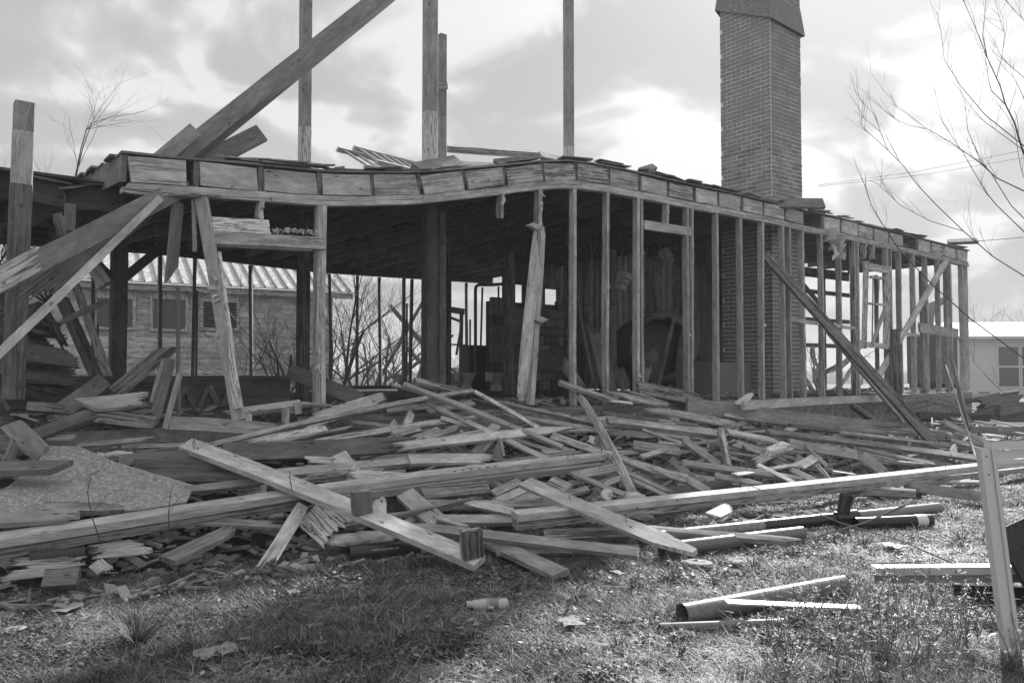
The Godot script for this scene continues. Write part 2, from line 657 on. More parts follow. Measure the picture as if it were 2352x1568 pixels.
func ground():
	var mb := MB.new()
	var rows := []
	var d := 0.0
	var zs := []
	var z := 6.0
	while z > -14.0:
		zs.append(z)
		z -= 0.12 if z < -2.5 and z > -11.0 else 0.5
	for q in [-16, -19, -23, -28, -36, -50, -80, -130, -220, -400, -800, -1600]:
		zs.append(float(q))
	var xs := []
	for q in [-1500, -700, -300, -140, -70, -40, -26, -18, -13]:
		xs.append(float(q))
	var x := -10.0
	while x < 10.01:
		xs.append(x)
		x += 0.14
	for q in [12, 15, 19, 26, 40, 70, 140, 300, 700, 1500]:
		xs.append(float(q))
	for zz in zs:
		var r := []
		for xx in xs:
			r.append(Vector3(xx, hgt(xx, zz), zz))
		rows.append(r)
	var st := SurfaceTool.new()
	st.begin(Mesh.PRIMITIVE_TRIANGLES)
	st.set_smooth_group(0)
	for i in zs.size() - 1:
		for j in xs.size() - 1:
			for q in [rows[i][j], rows[i + 1][j], rows[i + 1][j + 1], rows[i][j], rows[i + 1][j + 1], rows[i][j + 1]]:
				st.add_vertex(q)
	st.generate_normals()
	var g := put(st.commit(), "ground", tri_mat("dirt", 0.1, 0.7, 0.95, 1.5, true))
	tag(g, "", "", "", "structure")
	# pale quad painting sunlight onto the ground beyond the far end of the wall
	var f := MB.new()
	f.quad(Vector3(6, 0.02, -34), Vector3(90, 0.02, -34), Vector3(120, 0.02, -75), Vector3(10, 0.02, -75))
	var lot := build(f, "sunlit_ground", tri_mat("grain", 0.5, 0.5, 0.95, 1.0, true))
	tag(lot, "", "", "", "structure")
	# the heap that carries the lumber
	var hp := SurfaceTool.new()
	hp.begin(Mesh.PRIMITIVE_TRIANGLES)
	var gr := []
	var ns := 150
	var no := 34
	for i in ns + 1:
		var row := []
		for j in no + 1:
			var s := lerpf(-8.5, 12.5, float(i) / ns)
			var off := lerpf(-3.5, 0.25, float(j) / no)
			var p := W(s, 0, off)
			var q := pile(p)
			p.y = q - 0.2 + (0.07 * relief.get_noise_2d(p.x * 3.0, p.z * 3.0) + 0.05 * relief.get_noise_2d(p.x * 9.0 + 5, p.z * 9.0)) * clampf(q * 8.0, 0.0, 1.0)
			if q <= 0.0:
				p.y = -0.06
			row.append(p)
		gr.append(row)
	for i in ns:
		for j in no:
			for q in [gr[i][j], gr[i][j + 1], gr[i + 1][j + 1], gr[i][j], gr[i + 1][j + 1], gr[i + 1][j]]:
				hp.add_vertex(q)
	hp.generate_normals()
	var heap := put(hp.commit(), "rubble", tri_mat("dirt", 0.1, 1.6, 0.95, 2.0, true))
	tag(heap, "heap of dark dirt and crumbled plaster under the fallen lumber", "rubble", "", "stuff")

func building():
	for q in [[279, 440], [310, 446], [465, 452], [588, 460], [747, 471], [865, 470], [965, 467], [1065, 456], [1152, 446], [1204, 438], [1279, 431], [1324, 431], [1399, 441], [1469, 454], [1534, 467], [1597, 480], [1652, 489], [1714, 501], [1794, 517], [1834, 527], [1932, 546], [2041, 570], [2227, 612]]:
		var p := at_wall(q[0], q[1], 0.0)
		curve_s.append(s_of(p))
		curve_y.append(p.y)
	var b := node("ruined_building", "long timber-framed building stripped to its studs under a sagging flat roof", "building", W(0, 0, 0))
	var s0: float = curve_s[0]
	var s1: float = curve_s[-1]
	# foundation and floor
	var mb := MB.new()
	mb.box(W((s0 - 3.0 + s1) / 2, 0.4, 0.1) - b.position, U * ((s1 - s0 + 3.0) / 2), Vector3(0, 0.45, 0), V * 0.1)
	mb.box(W(s1 - 0.1, 0.4, 1.6) - b.position, U * 0.1, Vector3(0, 0.45, 0), V * 1.4)
	build(mb, "foundation", tri_mat("blotch", 0.36, 1.3, 0.95, 1.0), b)
	mb = MB.new()
	mb.box(W((s0 - 6.0 + 5.3) / 2, FLOOR - 0.17, DEEP / 2 + 0.1) - b.position, U * ((5.3 - s0 + 6.0) / 2), Vector3(0, 0.13, 0), V * (DEEP / 2))
	mb.box(W((5.3 + s1) / 2, FLOOR - 0.17, 1.62) - b.position, U * ((s1 - 5.3) / 2), Vector3(0, 0.13, 0), V * 1.5)
	build(mb, "floor", tri_mat("dirt", 0.2, 1.2, 0.9), b)
	# sill on the foundation
	for q in [[-4.1, -0.9, 0.35], [-0.85, 2.3, 0.3], [2.32, 6.1, 0.4], [6.14, 9.0, 0.42], [9.04, s1, 0.38]]:
		beam(W(q[0], FLOOR - 0.1, 0.06), W(q[1], FLOOR - 0.1, 0.06), 0.13, 0.07, 0, wood(q[2], "old"), "sill", b)
	# studs of the front wall: pixel across, width of the opening frame, foot and head of broken ones
	for px in [745, 1322, 1398, 1468, 1592, 1650, 1706, 1755, 1803, 1849, 1892, 1933, 1974, 2042, 2072, 2103, 2132, 2160, 2187, 2215, 2224]:
		var s := s_of(at_wall(px, 700, 0.0))
		var lean := rng.randf_range(-0.03, 0.03)
		stud(b, s, FLOOR - 0.06, roof_front(s), lean, rng.randf_range(0.42, 0.62))
	for px in [733, 1477, 1583, 1818, 1966, 2050]:
		var s := s_of(at_wall(px, 700, 0.0))
		stud(b, s, FLOOR - 0.06, roof_front(s), rng.randf_range(-0.01, 0.01), rng.randf_range(0.4, 0.55))
	# cripples and broken studs that hang from the plates
	for q in [[1155, 500], [1243, 520], [1535, 518], [600, 500], [1990, 592], [2010, 594], [1240, 600]]:
		var p := at_wall(q[0], q[1], 0.0)
		stud(b, s_of(p), p.y, roof_front(s_of(p)), 0.02, 0.5)
	# headers, rails and sills of openings
	for q in [[1478, 516, 1590, 533, 0.13, 0.5], [1812, 734, 1966, 754, 0.06, 0.55], [2055, 764, 2110, 770, 0.06, 0.5], [2112, 752, 2200, 766, 0.2, 0.45], [2195, 776, 2215, 780, 0.06, 0.5]]:
		beam(at_wall(q[0], q[1], 0.03), at_wall(q[2], q[3], 0.03), q[4], 0.05, 90, wood(q[5]), "header", b)
	# plates
	for lay in 2:
		var cuts := [s0 + 0.05 * lay, s0 + 1.4 + lay * 1.8, -2.6 + lay * 0.9, 0.3 - lay * 0.4, 2.9 + lay, 5.6 - lay * 0.4, 8.6 + lay, s1 - 0.02 * lay]
		for i in cuts.size() - 1:
			var pts := []
			var n := 8
			for j in n + 1:
				var s: float = lerpf(cuts[i] + 0.004, cuts[i + 1] - 0.004, float(j) / n)
				pts.append(W(s, roof_front(s) + 0.024 + 0.05 * lay + (rng.randf_range(-0.006, 0.004) if lay == 1 else rng.randf_range(-0.005, 0.0)), 0.052 + 0.006 * lay) - b.position)
			build(sweep(pts, V * 0.055, Vector3(0, 0.0242, 0), rng.randf() * 0.1), "top_plate", wood(0.5 + 0.12 * rng.randf() - 0.04 * lay, "old" if rng.randf() < 0.4 else "wood"), b)
	# joists and the blocking between their ends
	var js := []
	var s := s0 + 0.04
	for px in [452, 600, 735, 855, 965, 1068, 1160, 1248, 1325, 1400, 1470]:
		js.append(s_of(at_wall(px, 420, 0.0)))
	s = js[-1] + 0.61
	while s < s1 - 0.1:
		js.append(s)
		s += 0.6
	js.append(s1 - 0.03)
	js.push_front(s0 + 0.02)
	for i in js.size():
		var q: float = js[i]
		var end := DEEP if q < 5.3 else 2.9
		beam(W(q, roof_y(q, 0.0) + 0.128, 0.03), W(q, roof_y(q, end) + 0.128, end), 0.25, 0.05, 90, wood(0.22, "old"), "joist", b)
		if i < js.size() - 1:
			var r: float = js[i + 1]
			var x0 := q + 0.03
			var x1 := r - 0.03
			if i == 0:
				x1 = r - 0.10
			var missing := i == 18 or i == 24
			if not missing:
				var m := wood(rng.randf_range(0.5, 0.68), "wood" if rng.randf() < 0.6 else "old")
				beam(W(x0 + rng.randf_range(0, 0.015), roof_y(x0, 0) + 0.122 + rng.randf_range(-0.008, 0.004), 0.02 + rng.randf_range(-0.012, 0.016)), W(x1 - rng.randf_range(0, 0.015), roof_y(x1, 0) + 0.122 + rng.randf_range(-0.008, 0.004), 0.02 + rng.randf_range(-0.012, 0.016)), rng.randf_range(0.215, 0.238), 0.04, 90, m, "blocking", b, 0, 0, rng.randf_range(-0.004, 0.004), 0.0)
	# roof boards, laid along the building over the joists
	var k := 0
	var off := -0.02
	while off < DEEP:
		var wide := 0.285
		var a0: float = s0 - 0.03 + rng.randf_range(-0.03, 0.03)
		var pieces := [[a0, -2.0 + rng.randf_range(-0.6, 0.6)], [0, 1.2 + rng.randf_range(-0.6, 0.6)], [0, 5.3 if off > 2.8 else s1 + 0.02]]
		for i in 3:
			if i > 0:
				pieces[i][0] = pieces[i - 1][1] + 0.01
		for pc in pieces:
			var pts := []
			var n := int(maxf(6.0, (pc[1] - pc[0]) / 0.45))
			for j in n + 1:
				var q: float = lerpf(pc[0], pc[1], float(j) / n)
				pts.append(W(q, roof_y(q, off) + 0.268 + rng.randf_range(-0.002, 0.002), off + wide / 2) - b.position)
			build(sweep(pts, V * (wide / 2 - 0.005), Vector3(0, 0.011, 0), rng.randf() * 0.02), "roof_board", wood(0.2 + 0.1 * rng.randf(), "old"), b)
		off += wide + 0.006
		k += 1
	# roofing felt over the boards
	mb = MB.new()
	for sec in [[s0 + 0.1, 5.3, DEEP], [5.3, s1 - 0.05, 2.85]]:
		var n := 40
		for j in n:
			var qa: float = lerpf(sec[0], sec[1], float(j) / n)
			var qb: float = lerpf(sec[0], sec[1], float(j + 1) / n)
			var o0 := 0.06
			var o1: float = sec[2]
			mb.quad(W(qa, roof_y(qa, o0) + 0.283, o0) - b.position, W(qb, roof_y(qb, o0) + 0.283, o0) - b.position, W(qb, roof_y(qb, o1) + 0.283, o1) - b.position, W(qa, roof_y(qa, o1) + 0.283, o1) - b.position)
	build(mb, "roofing_felt", tri_mat("dirt", 0.07, 1.5), b)
	# torn edge of boards and felt scraps along the front of the roof
	for i in 60:
		var q := rng.randf_range(s0, s1 - 0.5)
		var l := rng.randf_range(0.15, 0.7)
		var y := 0.292 + rng.randf_range(0.0, 0.03)
		beam(W(q, roof_y(q, 0) + y, rng.randf_range(-0.03, 0.1)), W(q + l, roof_y(q + l, 0) + y + rng.randf_range(-0.01, 0.02), rng.randf_range(-0.03, 0.1)), rng.randf_range(0.06, 0.16), 0.016, rng.randf_range(-12, 12), wood(rng.randf_range(0.14, 0.4), "old"), "roof_edging", b, rng.randi() % 2, rng.randi() % 2)
	# back wall
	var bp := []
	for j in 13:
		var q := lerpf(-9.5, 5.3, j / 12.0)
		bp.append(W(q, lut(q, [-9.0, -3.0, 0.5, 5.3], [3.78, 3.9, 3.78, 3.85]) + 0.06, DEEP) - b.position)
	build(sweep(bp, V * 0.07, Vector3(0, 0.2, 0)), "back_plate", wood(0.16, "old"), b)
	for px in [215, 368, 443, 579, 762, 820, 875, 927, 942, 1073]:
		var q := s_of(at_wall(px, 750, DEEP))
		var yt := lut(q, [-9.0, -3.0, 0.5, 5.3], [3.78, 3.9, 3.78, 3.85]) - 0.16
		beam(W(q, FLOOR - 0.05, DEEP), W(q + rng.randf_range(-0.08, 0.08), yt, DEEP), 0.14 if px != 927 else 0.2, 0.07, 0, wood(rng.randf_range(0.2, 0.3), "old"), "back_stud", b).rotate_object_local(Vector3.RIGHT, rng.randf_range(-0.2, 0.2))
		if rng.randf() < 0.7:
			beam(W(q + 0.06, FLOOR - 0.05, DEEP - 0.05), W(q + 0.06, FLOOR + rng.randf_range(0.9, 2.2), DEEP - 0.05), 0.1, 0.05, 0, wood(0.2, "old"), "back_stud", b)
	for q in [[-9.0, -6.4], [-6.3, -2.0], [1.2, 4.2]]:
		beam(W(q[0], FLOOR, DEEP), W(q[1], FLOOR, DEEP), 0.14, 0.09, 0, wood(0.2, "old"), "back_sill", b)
	# rear frame of the narrower end
	for px in [1893, 1925, 1960, 1990, 2012, 2025, 2060, 2085, 2115, 2140, 2158, 2172, 2190, 2206, 2216]:
		var p := at_wall(px, 700, 2.85)
		var q := s_of(p)
		if q < s1:
			beam(W(q, FLOOR - 0.05, 2.85), W(q, roof_front(minf(q, s1)) + 0.1, 2.85), 0.1, 0.06, 20, wood(0.24, "old"), "rear_stud", b)
	for q in [[5.9, 2.5, 8.4, 2.2], [7.5, 1.5, 9.6, 2.6], [8.8, 3.6, 10.4, 2.9], [9.5, 1.2, 11.5, 1.6], [6.2, 1.3, 8.0, 1.35]]:
		beam(W(q[0], q[1], 2.5), W(q[2], q[3], 2.75), 0.12, 0.04, 90, wood(0.2, "old"), "rear_brace", b, 1, 0)
	for y in [1.98, 2.6, 3.28]:
		beam(W(5.6, y, 2.85), W(s1 - 0.1, y, 2.85), 0.1, 0.06, 90, wood(0.2, "old"), "rear_rail", b)
	beam(W(4.4, 3.72, 2.88), W(s1 - 0.05, roof_front(s1) + 0.02, 2.88), 0.22, 0.06, 90, wood(0.16, "old"), "rear_plate", b)
	# studs of the far end wall
	for i in 5:
		var o := 0.5 + i * 0.55
		beam(W(s1 - 0.06, FLOOR - 0.05, o), W(s1 - 0.06, roof_front(s1), o), 0.1, 0.05, 90, wood(0.3, "old"), "end_stud", b)
	# tall posts that once carried an upper storey, old paint on the foot of each
	for q in [[694, 918, 2.8, 7.9, 0.15, 0.24], [985, 916, 2.1, 8.2, 0.18, 0.28], [1308, 912, 2.6, 9.2, 0.15, 0.3]]:
		var p := at_wall(q[0], q[1], q[2])
		var sp := s_of(p)
		var yb := roof_y(sp, q[2]) + 0.29
		var lo := yb + 1.05 * (0.75 + 0.4 * rng.randf())
		post(b, Vector3(p.x, FLOOR - 0.05, p.z), yb, q[4], wood(q[5] * 0.7, "old"), "post")
		post(b, Vector3(p.x, yb + 0.001, p.z), lo, q[4] - 0.002, wood(0.48, "flake"), "post")
		post(b, Vector3(p.x, lo + 0.002, p.z), q[3], q[4] - 0.004, wood(q[5] + 0.06, "old"), "post")
	var p2 := at_wall(1014, 340, 2.5)
	post(b, Vector3(p2.x, FLOOR, p2.z), at_wall(1014, 80, 2.5).y, 0.12, wood(0.28, "old"), "post")
	beam(at_wall(1006, 196, 2.38), at_wall(1026, 196, 2.38), 0.12, 0.05, 90, wood(0.35), "cleat", b)
	for q in [[1170, 900, 4.0, 3.6, 0.17, 0.26], [1020, 885, 4.6, 3.6, 0.2, 0.16], [1405, 900, 3.0, 3.7, 0.15, 0.24], [268, 885, 5.5, 3.7, 0.22, 0.2], [1640, 890, 4.0, 3.7, 0.16, 0.2]]:
		var p := at_wall(q[0], q[1], q[2])
		post(b, Vector3(p.x, FLOOR - 0.05, p.z), q[3], q[4], wood(q[5], "old"), "post")
	# knee braces on the post by the barn
	var kb := at_wall(268, 640, 5.5)
	for e in [-1.0, 1.0]:
		beam(kb + U * 0.08 * e, kb + U * 1.05 * e + Vector3(0, 0.95, 0), 0.14, 0.09, 90, wood(0.17, "old"), "knee_brace", b)

func post(b: Node3D, foot: Vector3, top: float, w: float, m: Material, called: String):
	var mb := MB.new()
	var h := top - foot.y
	var ch := w * 0.06
	var xs := U * (w / 2)
	var zs := V * (w / 2)
	var n := int(maxf(2.0, h / 0.5))
	var off := Vector2(rng.randf() * 2.0, rng.randf() * 0.1)
	for i in n:
		var y0 := h * i / n
		var y1 := h * (i + 1) / n
		var ring := [xs * 1.0 + zs * (1 - ch / w * 2), xs * (1 - ch / w * 2) + zs, -xs * (1 - ch / w * 2) + zs, -xs + zs * (1 - ch / w * 2), -xs - zs * (1 - ch / w * 2), -xs * (1 - ch / w * 2) - zs, xs * (1 - ch / w * 2) - zs, xs - zs * (1 - ch / w * 2)]
		for k in 8:
			var a: Vector3 = ring[k]
			var c: Vector3 = ring[(k + 1) % 8]
			var v0 := 0.01 + (k / 2) % 2 * 0.03
			var v1 := v0 + (a - c).length()
			mb.quad(a + Vector3(0, y0, 0), c + Vector3(0, y0, 0), c + Vector3(0, y1, 0), a + Vector3(0, y1, 0), off + Vector2(y0, v0), off + Vector2(y0, v1), off + Vector2(y1, v1), off + Vector2(y1, v0))
			var q := mb.n.size()
			if mb.n[q - 1].dot(a + c) < 0:
				for j in 6:
					mb.n[q - 1 - j] = -mb.n[q - 1 - j]
		if i == n - 1:
			for k in 6:
				mb.tri(ring[0] + Vector3(0, h, 0), ring[k + 1] + Vector3(0, h, 0), ring[(k + 2) % 8] + Vector3(0, h, 0), off, off, off, Vector3.UP)
	build(mb, called, m, b, foot - b.position)

func stud(b: Node3D, s: float, y0: float, y1: float, lean: float, tone: float):
	# narrow edge flush with the wall face, 5 cm by 10 cm
	var o := put(board_mesh(y1 - y0, 0.1, 0.05, 0, 0, 0.0, rng.randf_range(-0.012, 0.012)), "stud", wood(tone, "wood" if rng.randf() < 0.6 else "old"), b)
	var d := (Vector3(0, y1 - y0, 0) + U * lean).normalized()
	var z := (V - d * V.dot(d)).normalized()
	o.transform = Transform3D(Basis(d, z.cross(d), z), W(s, (y0 + y1) / 2, 0.052) - b.position)
	# bits of lath and plaster left on the nails of the edge
	for i in rng.randi() % 5:
		var q := MB.new()
		var p := Vector3(rng.randf_range(-0.45, 0.45) * (y1 - y0), 0, -0.055)
		for k in 3:
			var e := Vector3(rng.randf_range(-0.05, 0.05), rng.randf_range(-0.03, 0.03), rng.randf_range(-0.02, 0.0))
			var g := Vector3(rng.randf_range(-0.04, 0.04), rng.randf_range(-0.03, 0.03), 0)
			q.quad(p + e, p + e + g, p - e * 0.5 + Vector3(0, 0, -0.012), p - g)
		build(q, "scrap", plain(0.6), o)

func chimney():
	# near corner at pixel column 1769 / 1775
	var off := 0.5
	var cor := at_wall(1772, 300, off)
	var s := s_of(cor)
	var w := 0.95
	var d := 1.1
	var foot := W(s, FLOOR - 0.1, off)
	var c := node("brick_chimney", "tall square brick chimney rising through the roof with a flared metal collar", "chimney", foot)
	var course := 0.0782
	var top := 8.75 - foot.y
	var core := MB.new()
	core.box(U * (w / 2) + V * (d / 2) + Vector3(0, top / 2, 0), U * (w / 2 + 0.003), Vector3(0, top / 2, 0), V * (d / 2 + 0.003))
	build(core, "mortar", plain(0.8, 0.95), c)
	var long := MB.new()
	long.box(Vector3.ZERO, Vector3(0.101, 0, 0), Vector3(0, 0.0322, 0), Vector3(0, 0, 0.02))
	var short := MB.new()
	short.box(Vector3.ZERO, Vector3(0.046, 0, 0), Vector3(0, 0.0322, 0), Vector3(0, 0, 0.02))
	var meshes := [long.mesh(), short.mesh()]
	var mats := []
	for t in [0.4, 0.48, 0.55, 0.62]:
		mats.append(tri_mat("grain", t, 3.0, 0.9, 0.8))
	var rows := int(top / course)
	var rest := MB.new()
	var made := 0
	var roof := roof_front(s) - foot.y
	var order := []
	for r in rows:
		order.append(r)
	for r in order:
		for face in 4:
			var len := w if face % 2 == 0 else d
			var ax := U if face % 2 == 0 else V
			var out := -V if face == 0 else (-U if face == 1 else (V if face == 2 else U))
			var org := Vector3.ZERO
			if face == 2:
				org = V * d
			if face == 3:
				org = U * w
			var x := 0.0 if r % 2 == 0 else 0.11
			var header: bool = r % 6 == 5
			var first := true
			var xs := []
			if header:
				var q := 0.0
				while q < len - 0.05:
					xs.append([q + 0.052, 1])
					q += 0.106
			else:
				if r % 2 == 1:
					xs.append([0.052, 1])
					x = 0.106
				while x < len - 0.02:
					if x + 0.21 <= len + 0.02:
						xs.append([x + 0.106, 0])
						x += 0.214
					else:
						xs.append([x + 0.052, 1])
						x += 0.107
			for b in xs:
				var jit := rng.randf_range(-0.004, 0.006)
				var at: Vector3 = org + ax * minf(b[0], len - (0.1 if b[1] == 0 else 0.048)) + out * (-0.012 + jit) + Vector3(0, (r + 0.5) * course, 0)
				var seen: bool = face < 2 and r * course > roof - 0.1 and r * course < 7.2 and made < 300
				if seen:
					var o := put(meshes[b[1]], "brick", mats[rng.randi() % 4], c, at)
					o.basis = Basis(ax, Vector3.UP, ax.cross(Vector3.UP))
					made += 1
				else:
					rest.box(at, ax * (0.101 if b[1] == 0 else 0.046), Vector3(0, 0.0322, 0), out * 0.02, 1.0, Vector2.ZERO, Color.WHITE)
	var o2 := build(rest, "brickwork", tri_mat("grain", 0.5, 3.0, 0.9, 0.8), c)
	o2.set_meta("kind", "stuff")
	# flared sheet collar near the top, torn and lower at the near corner
	var col := MB.new()
	var y0 := at_wall(1769, 45, off).y - foot.y
	var yl := at_wall(1650, 22, off + d).y - foot.y + 0.0
	var yr := at_wall(1846, 70, off).y - foot.y - 0.15
	var e := 0.07
	var low := [-U * e - V * e + Vector3(0, y0, 0), U * (w + e) - V * e + Vector3(0, yr, 0), U * (w + e) + V * (d + e) + Vector3(0, yr, 0), -U * e + V * (d + e) + Vector3(0, yl, 0)]
	var up := [-U * 0.014 - V * 0.014, U * (w + 0.014) - V * 0.014, U * (w + 0.014) + V * (d + 0.014), -U * 0.014 + V * (d + 0.014)]
	for k in 4:
		var j := (k + 1) % 4
		var ua: Vector3 = up[k] + Vector3(0, low[k].y + 0.5, 0)
		var ub: Vector3 = up[j] + Vector3(0, low[j].y + 0.5, 0)
		col.quad(low[k], low[j], ub, ua, Vector2(0, 0), Vector2(1, 0), Vector2(1, 0.5), Vector2(0, 0.5))
	build(col, "collar", tri_mat("blotch", 0.3, 2.0, 0.6, 0.5), c)

func lathe(prof: Array, sides := 20) -> MB:
	# profile of [radius, height] round the y axis
	var mb := MB.new()
	for i in prof.size() - 1:
		for k in sides:
			var a := TAU * k / sides
			var b := TAU * (k + 1) / sides
			var p: Array = prof[i]
			var q: Array = prof[i + 1]
			var n := Vector2(q[1] - p[1], p[0] - q[0]).normalized()
			var va := Vector3(cos(a), 0, sin(a))
			var vb := Vector3(cos(b), 0, sin(b))
			var pts := [va * p[0] + Vector3(0, p[1], 0), va * q[0] + Vector3(0, q[1], 0), vb * q[0] + Vector3(0, q[1], 0), vb * p[0] + Vector3(0, p[1], 0)]
			var na := va * n.x + Vector3(0, n.y, 0)
			var nb := vb * n.x + Vector3(0, n.y, 0)
			for t in [[0, 1, 2], [0, 2, 3]]:
				for w in t:
					mb.v.append(pts[w]); mb.n.append(na if w < 2 else nb); mb.t.append(Vector2(float(k) / sides, p[1])); mb.c.append(Color.WHITE)
	return mb

func chips(mb: MB, at: Vector3, ax: Vector3, up: Vector3, n: int, r: float, size: float):
	for i in n:
		var p := at + ax * rng.randf_range(-r, r) + up * rng.randf_range(-r, r)
		var e := Vector3(rng.randf_range(-1, 1), rng.randf_range(-1, 1), rng.randf_range(-1, 1)) * size
		var g := Vector3(rng.randf_range(-1, 1), rng.randf_range(-1, 1), rng.randf_range(-1, 1)) * size
		mb.quad(p - e, p + g, p + e, p - g * 0.6)

func interior():
	# wall of rough blocks at the back of the middle room
	var off := 6.4
	var a := at_wall(1128, 860, off)
	var sa := s_of(a)
	var sb := s_of(at_wall(1425, 860, off))
	var bw := node("block_wall", "rough light block wall inside the building behind the splintered stud", "wall", W(sa, FLOOR - 0.05, off))
	var core := MB.new()
	var hgt_ := at_wall(1200, 690, off).y - FLOOR
	core.box(U * ((sb - sa) / 2) + V * 0.13 + Vector3(0, hgt_ / 2, 0), U * ((sb - sa) / 2 - 0.02), Vector3(0, hgt_ / 2, 0), V * 0.1)
	build(core, "mortar", tri_mat("grain", 0.2, 2.0), bw)
	var rows := int(hgt_ / 0.21) + 1
	for r in rows:
		var x := 0.0 if r % 2 == 0 else -0.2
		while x < sb - sa - 0.1:
			var l := rng.randf_range(0.34, 0.5)
			var x0 := maxf(x, 0.0)
			var x1 := minf(x + l, sb - sa)
			if x1 - x0 > 0.08 and not (r == rows - 1 and rng.randf() < 0.5):
				var q := MB.new()
				q.box(Vector3.ZERO, U * ((x1 - x0) / 2 - 0.008), Vector3(0, 0.097, 0), V * 0.06)
				build(q, "block", tri_mat("grain", snappedf(rng.randf_range(0.24, 0.56), 0.08), 2.2), bw, U * ((x0 + x1) / 2) + V * rng.randf_range(0.0, 0.03) + Vector3(0, r * 0.21 + 0.105, 0))
			x += l + 0.004
	# dark board lining that closes the back beyond the block wall
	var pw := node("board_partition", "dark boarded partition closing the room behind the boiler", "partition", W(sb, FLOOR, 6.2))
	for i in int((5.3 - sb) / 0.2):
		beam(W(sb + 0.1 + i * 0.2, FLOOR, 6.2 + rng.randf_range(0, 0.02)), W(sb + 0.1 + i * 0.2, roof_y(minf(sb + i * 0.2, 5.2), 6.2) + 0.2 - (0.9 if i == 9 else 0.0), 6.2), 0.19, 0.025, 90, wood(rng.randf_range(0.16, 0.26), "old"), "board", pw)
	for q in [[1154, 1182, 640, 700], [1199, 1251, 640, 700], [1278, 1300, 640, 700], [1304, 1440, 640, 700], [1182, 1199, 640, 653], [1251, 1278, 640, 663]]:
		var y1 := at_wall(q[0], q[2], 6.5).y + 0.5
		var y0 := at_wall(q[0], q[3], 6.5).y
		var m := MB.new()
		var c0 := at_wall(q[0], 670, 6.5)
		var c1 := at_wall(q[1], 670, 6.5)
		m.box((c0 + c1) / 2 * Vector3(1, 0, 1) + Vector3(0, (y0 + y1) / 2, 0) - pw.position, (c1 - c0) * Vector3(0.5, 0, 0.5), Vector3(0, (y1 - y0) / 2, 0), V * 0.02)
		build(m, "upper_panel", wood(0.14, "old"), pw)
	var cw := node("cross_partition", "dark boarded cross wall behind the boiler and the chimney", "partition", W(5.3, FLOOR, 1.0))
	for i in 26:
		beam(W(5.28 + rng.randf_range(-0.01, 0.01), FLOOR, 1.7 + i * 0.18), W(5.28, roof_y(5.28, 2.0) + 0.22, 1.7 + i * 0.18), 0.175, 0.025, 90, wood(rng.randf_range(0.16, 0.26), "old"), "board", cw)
	# boiler: drum on its side with ragged lagging round its open end
	var bc := at_wall(1522, 792, 2.6)
	var bo := node("boiler", "round boiler drum on its side with ragged insulation round its open end", "boiler", Vector3(bc.x, FLOOR - 0.04, bc.z))
	var ax := (-V * 0.85 - U * 0.5).normalized()
	var basis_ := Basis(ax.cross(Vector3.UP).normalized(), ax, Vector3.UP).orthonormalized()
	basis_ = Basis(Vector3.UP.cross(ax).normalized(), ax, Vector3.UP.cross(ax).normalized().cross(ax))
	var dr := build(lathe([[0.0, -1.4], [0.66, -1.38], [0.66, 0.0], [0.58, 0.0], [0.56, -0.5], [0.0, -0.5]], 28), "drum", plain(0.14, 0.7), bo)
	dr.transform = Transform3D(basis_, Vector3(0, 0.9, 0))
	var rag := MB.new()
	var rp := []
	var rr := []
	for k in 30:
		var g := -1.9 + 3.9 * k / 29.0
		rp.append(basis_ * Vector3(cos(g) * 0.63, 0.05 * sin(g * 7), sin(g) * 0.63) + Vector3(0, 0.9, 0))
		rr.append(0.04 + 0.06 * absf(sin(g * 5.3 + 1)) + rng.randf_range(-0.015, 0.02))
	rag.tube(rp, rr, 7, false)
	chips(rag, basis_ * Vector3(0.6, 0, 0.2) + Vector3(0, 0.9, 0), U, Vector3.UP, 24, 0.22, 0.06)
	build(rag, "lagging", tri_mat("dirt", 0.5, 3.0, 0.95, 2.0), bo)
	for e in [-0.4, 0.4]:
		var sd := MB.new()
		sd.box(-ax * 0.9 + Vector3(0, 0.16, 0) + U * e, U * 0.05, Vector3(0, 0.2, 0), ax * 0.3)
		build(sd, "saddle", plain(0.08), bo)
	# fallen lining, ducting and wires in the dark room
	for i in 26:
		var px := rng.randf_range(1335, 1770)
		var off2 := rng.randf_range(0.8, 4.6)
		var p := at_wall(px, 880, off2)
		var l := rng.randf_range(0.5, 2.0)
		var top := Vector3(p.x, FLOOR + l * 0.9, p.z) + U * rng.randf_range(-0.5, 0.5) + V * rng.randf_range(-0.1, 0.3)
		var sh := beam(Vector3(p.x, FLOOR, p.z), top, rng.randf_range(0.05, 0.3), 0.02, rng.randf_range(40, 90), wood(rng.randf_range(0.1, 0.34), "old"), "fallen_lining", null, rng.randi() % 3, 1)
		tag(sh, "strip of torn wall lining leaning in the dark boiler room", "lining", "torn lining in the boiler room")
	for i in 10:
		var p := at_wall(rng.randf_range(1330, 1790), 600, rng.randf_range(0.7, 4.0))
		var mw := MB.new()
		var q0 := Vector3(p.x, 3.8, p.z)
		var l := rng.randf_range(0.4, 1.8)
		mw.tube([q0, q0 + Vector3(0.04, -l * 0.4, 0.02), q0 + Vector3(-0.05, -l * 0.8, 0), q0 + Vector3(rng.randf_range(-0.2, 0.2), -l, 0)], [0.008, 0.008, 0.008, 0.008], 4)
		tag(build(mw, "hanging_wire", plain(0.2)), "loose wire hanging from the ceiling of the boiler room", "wire", "wires hanging in the boiler room")
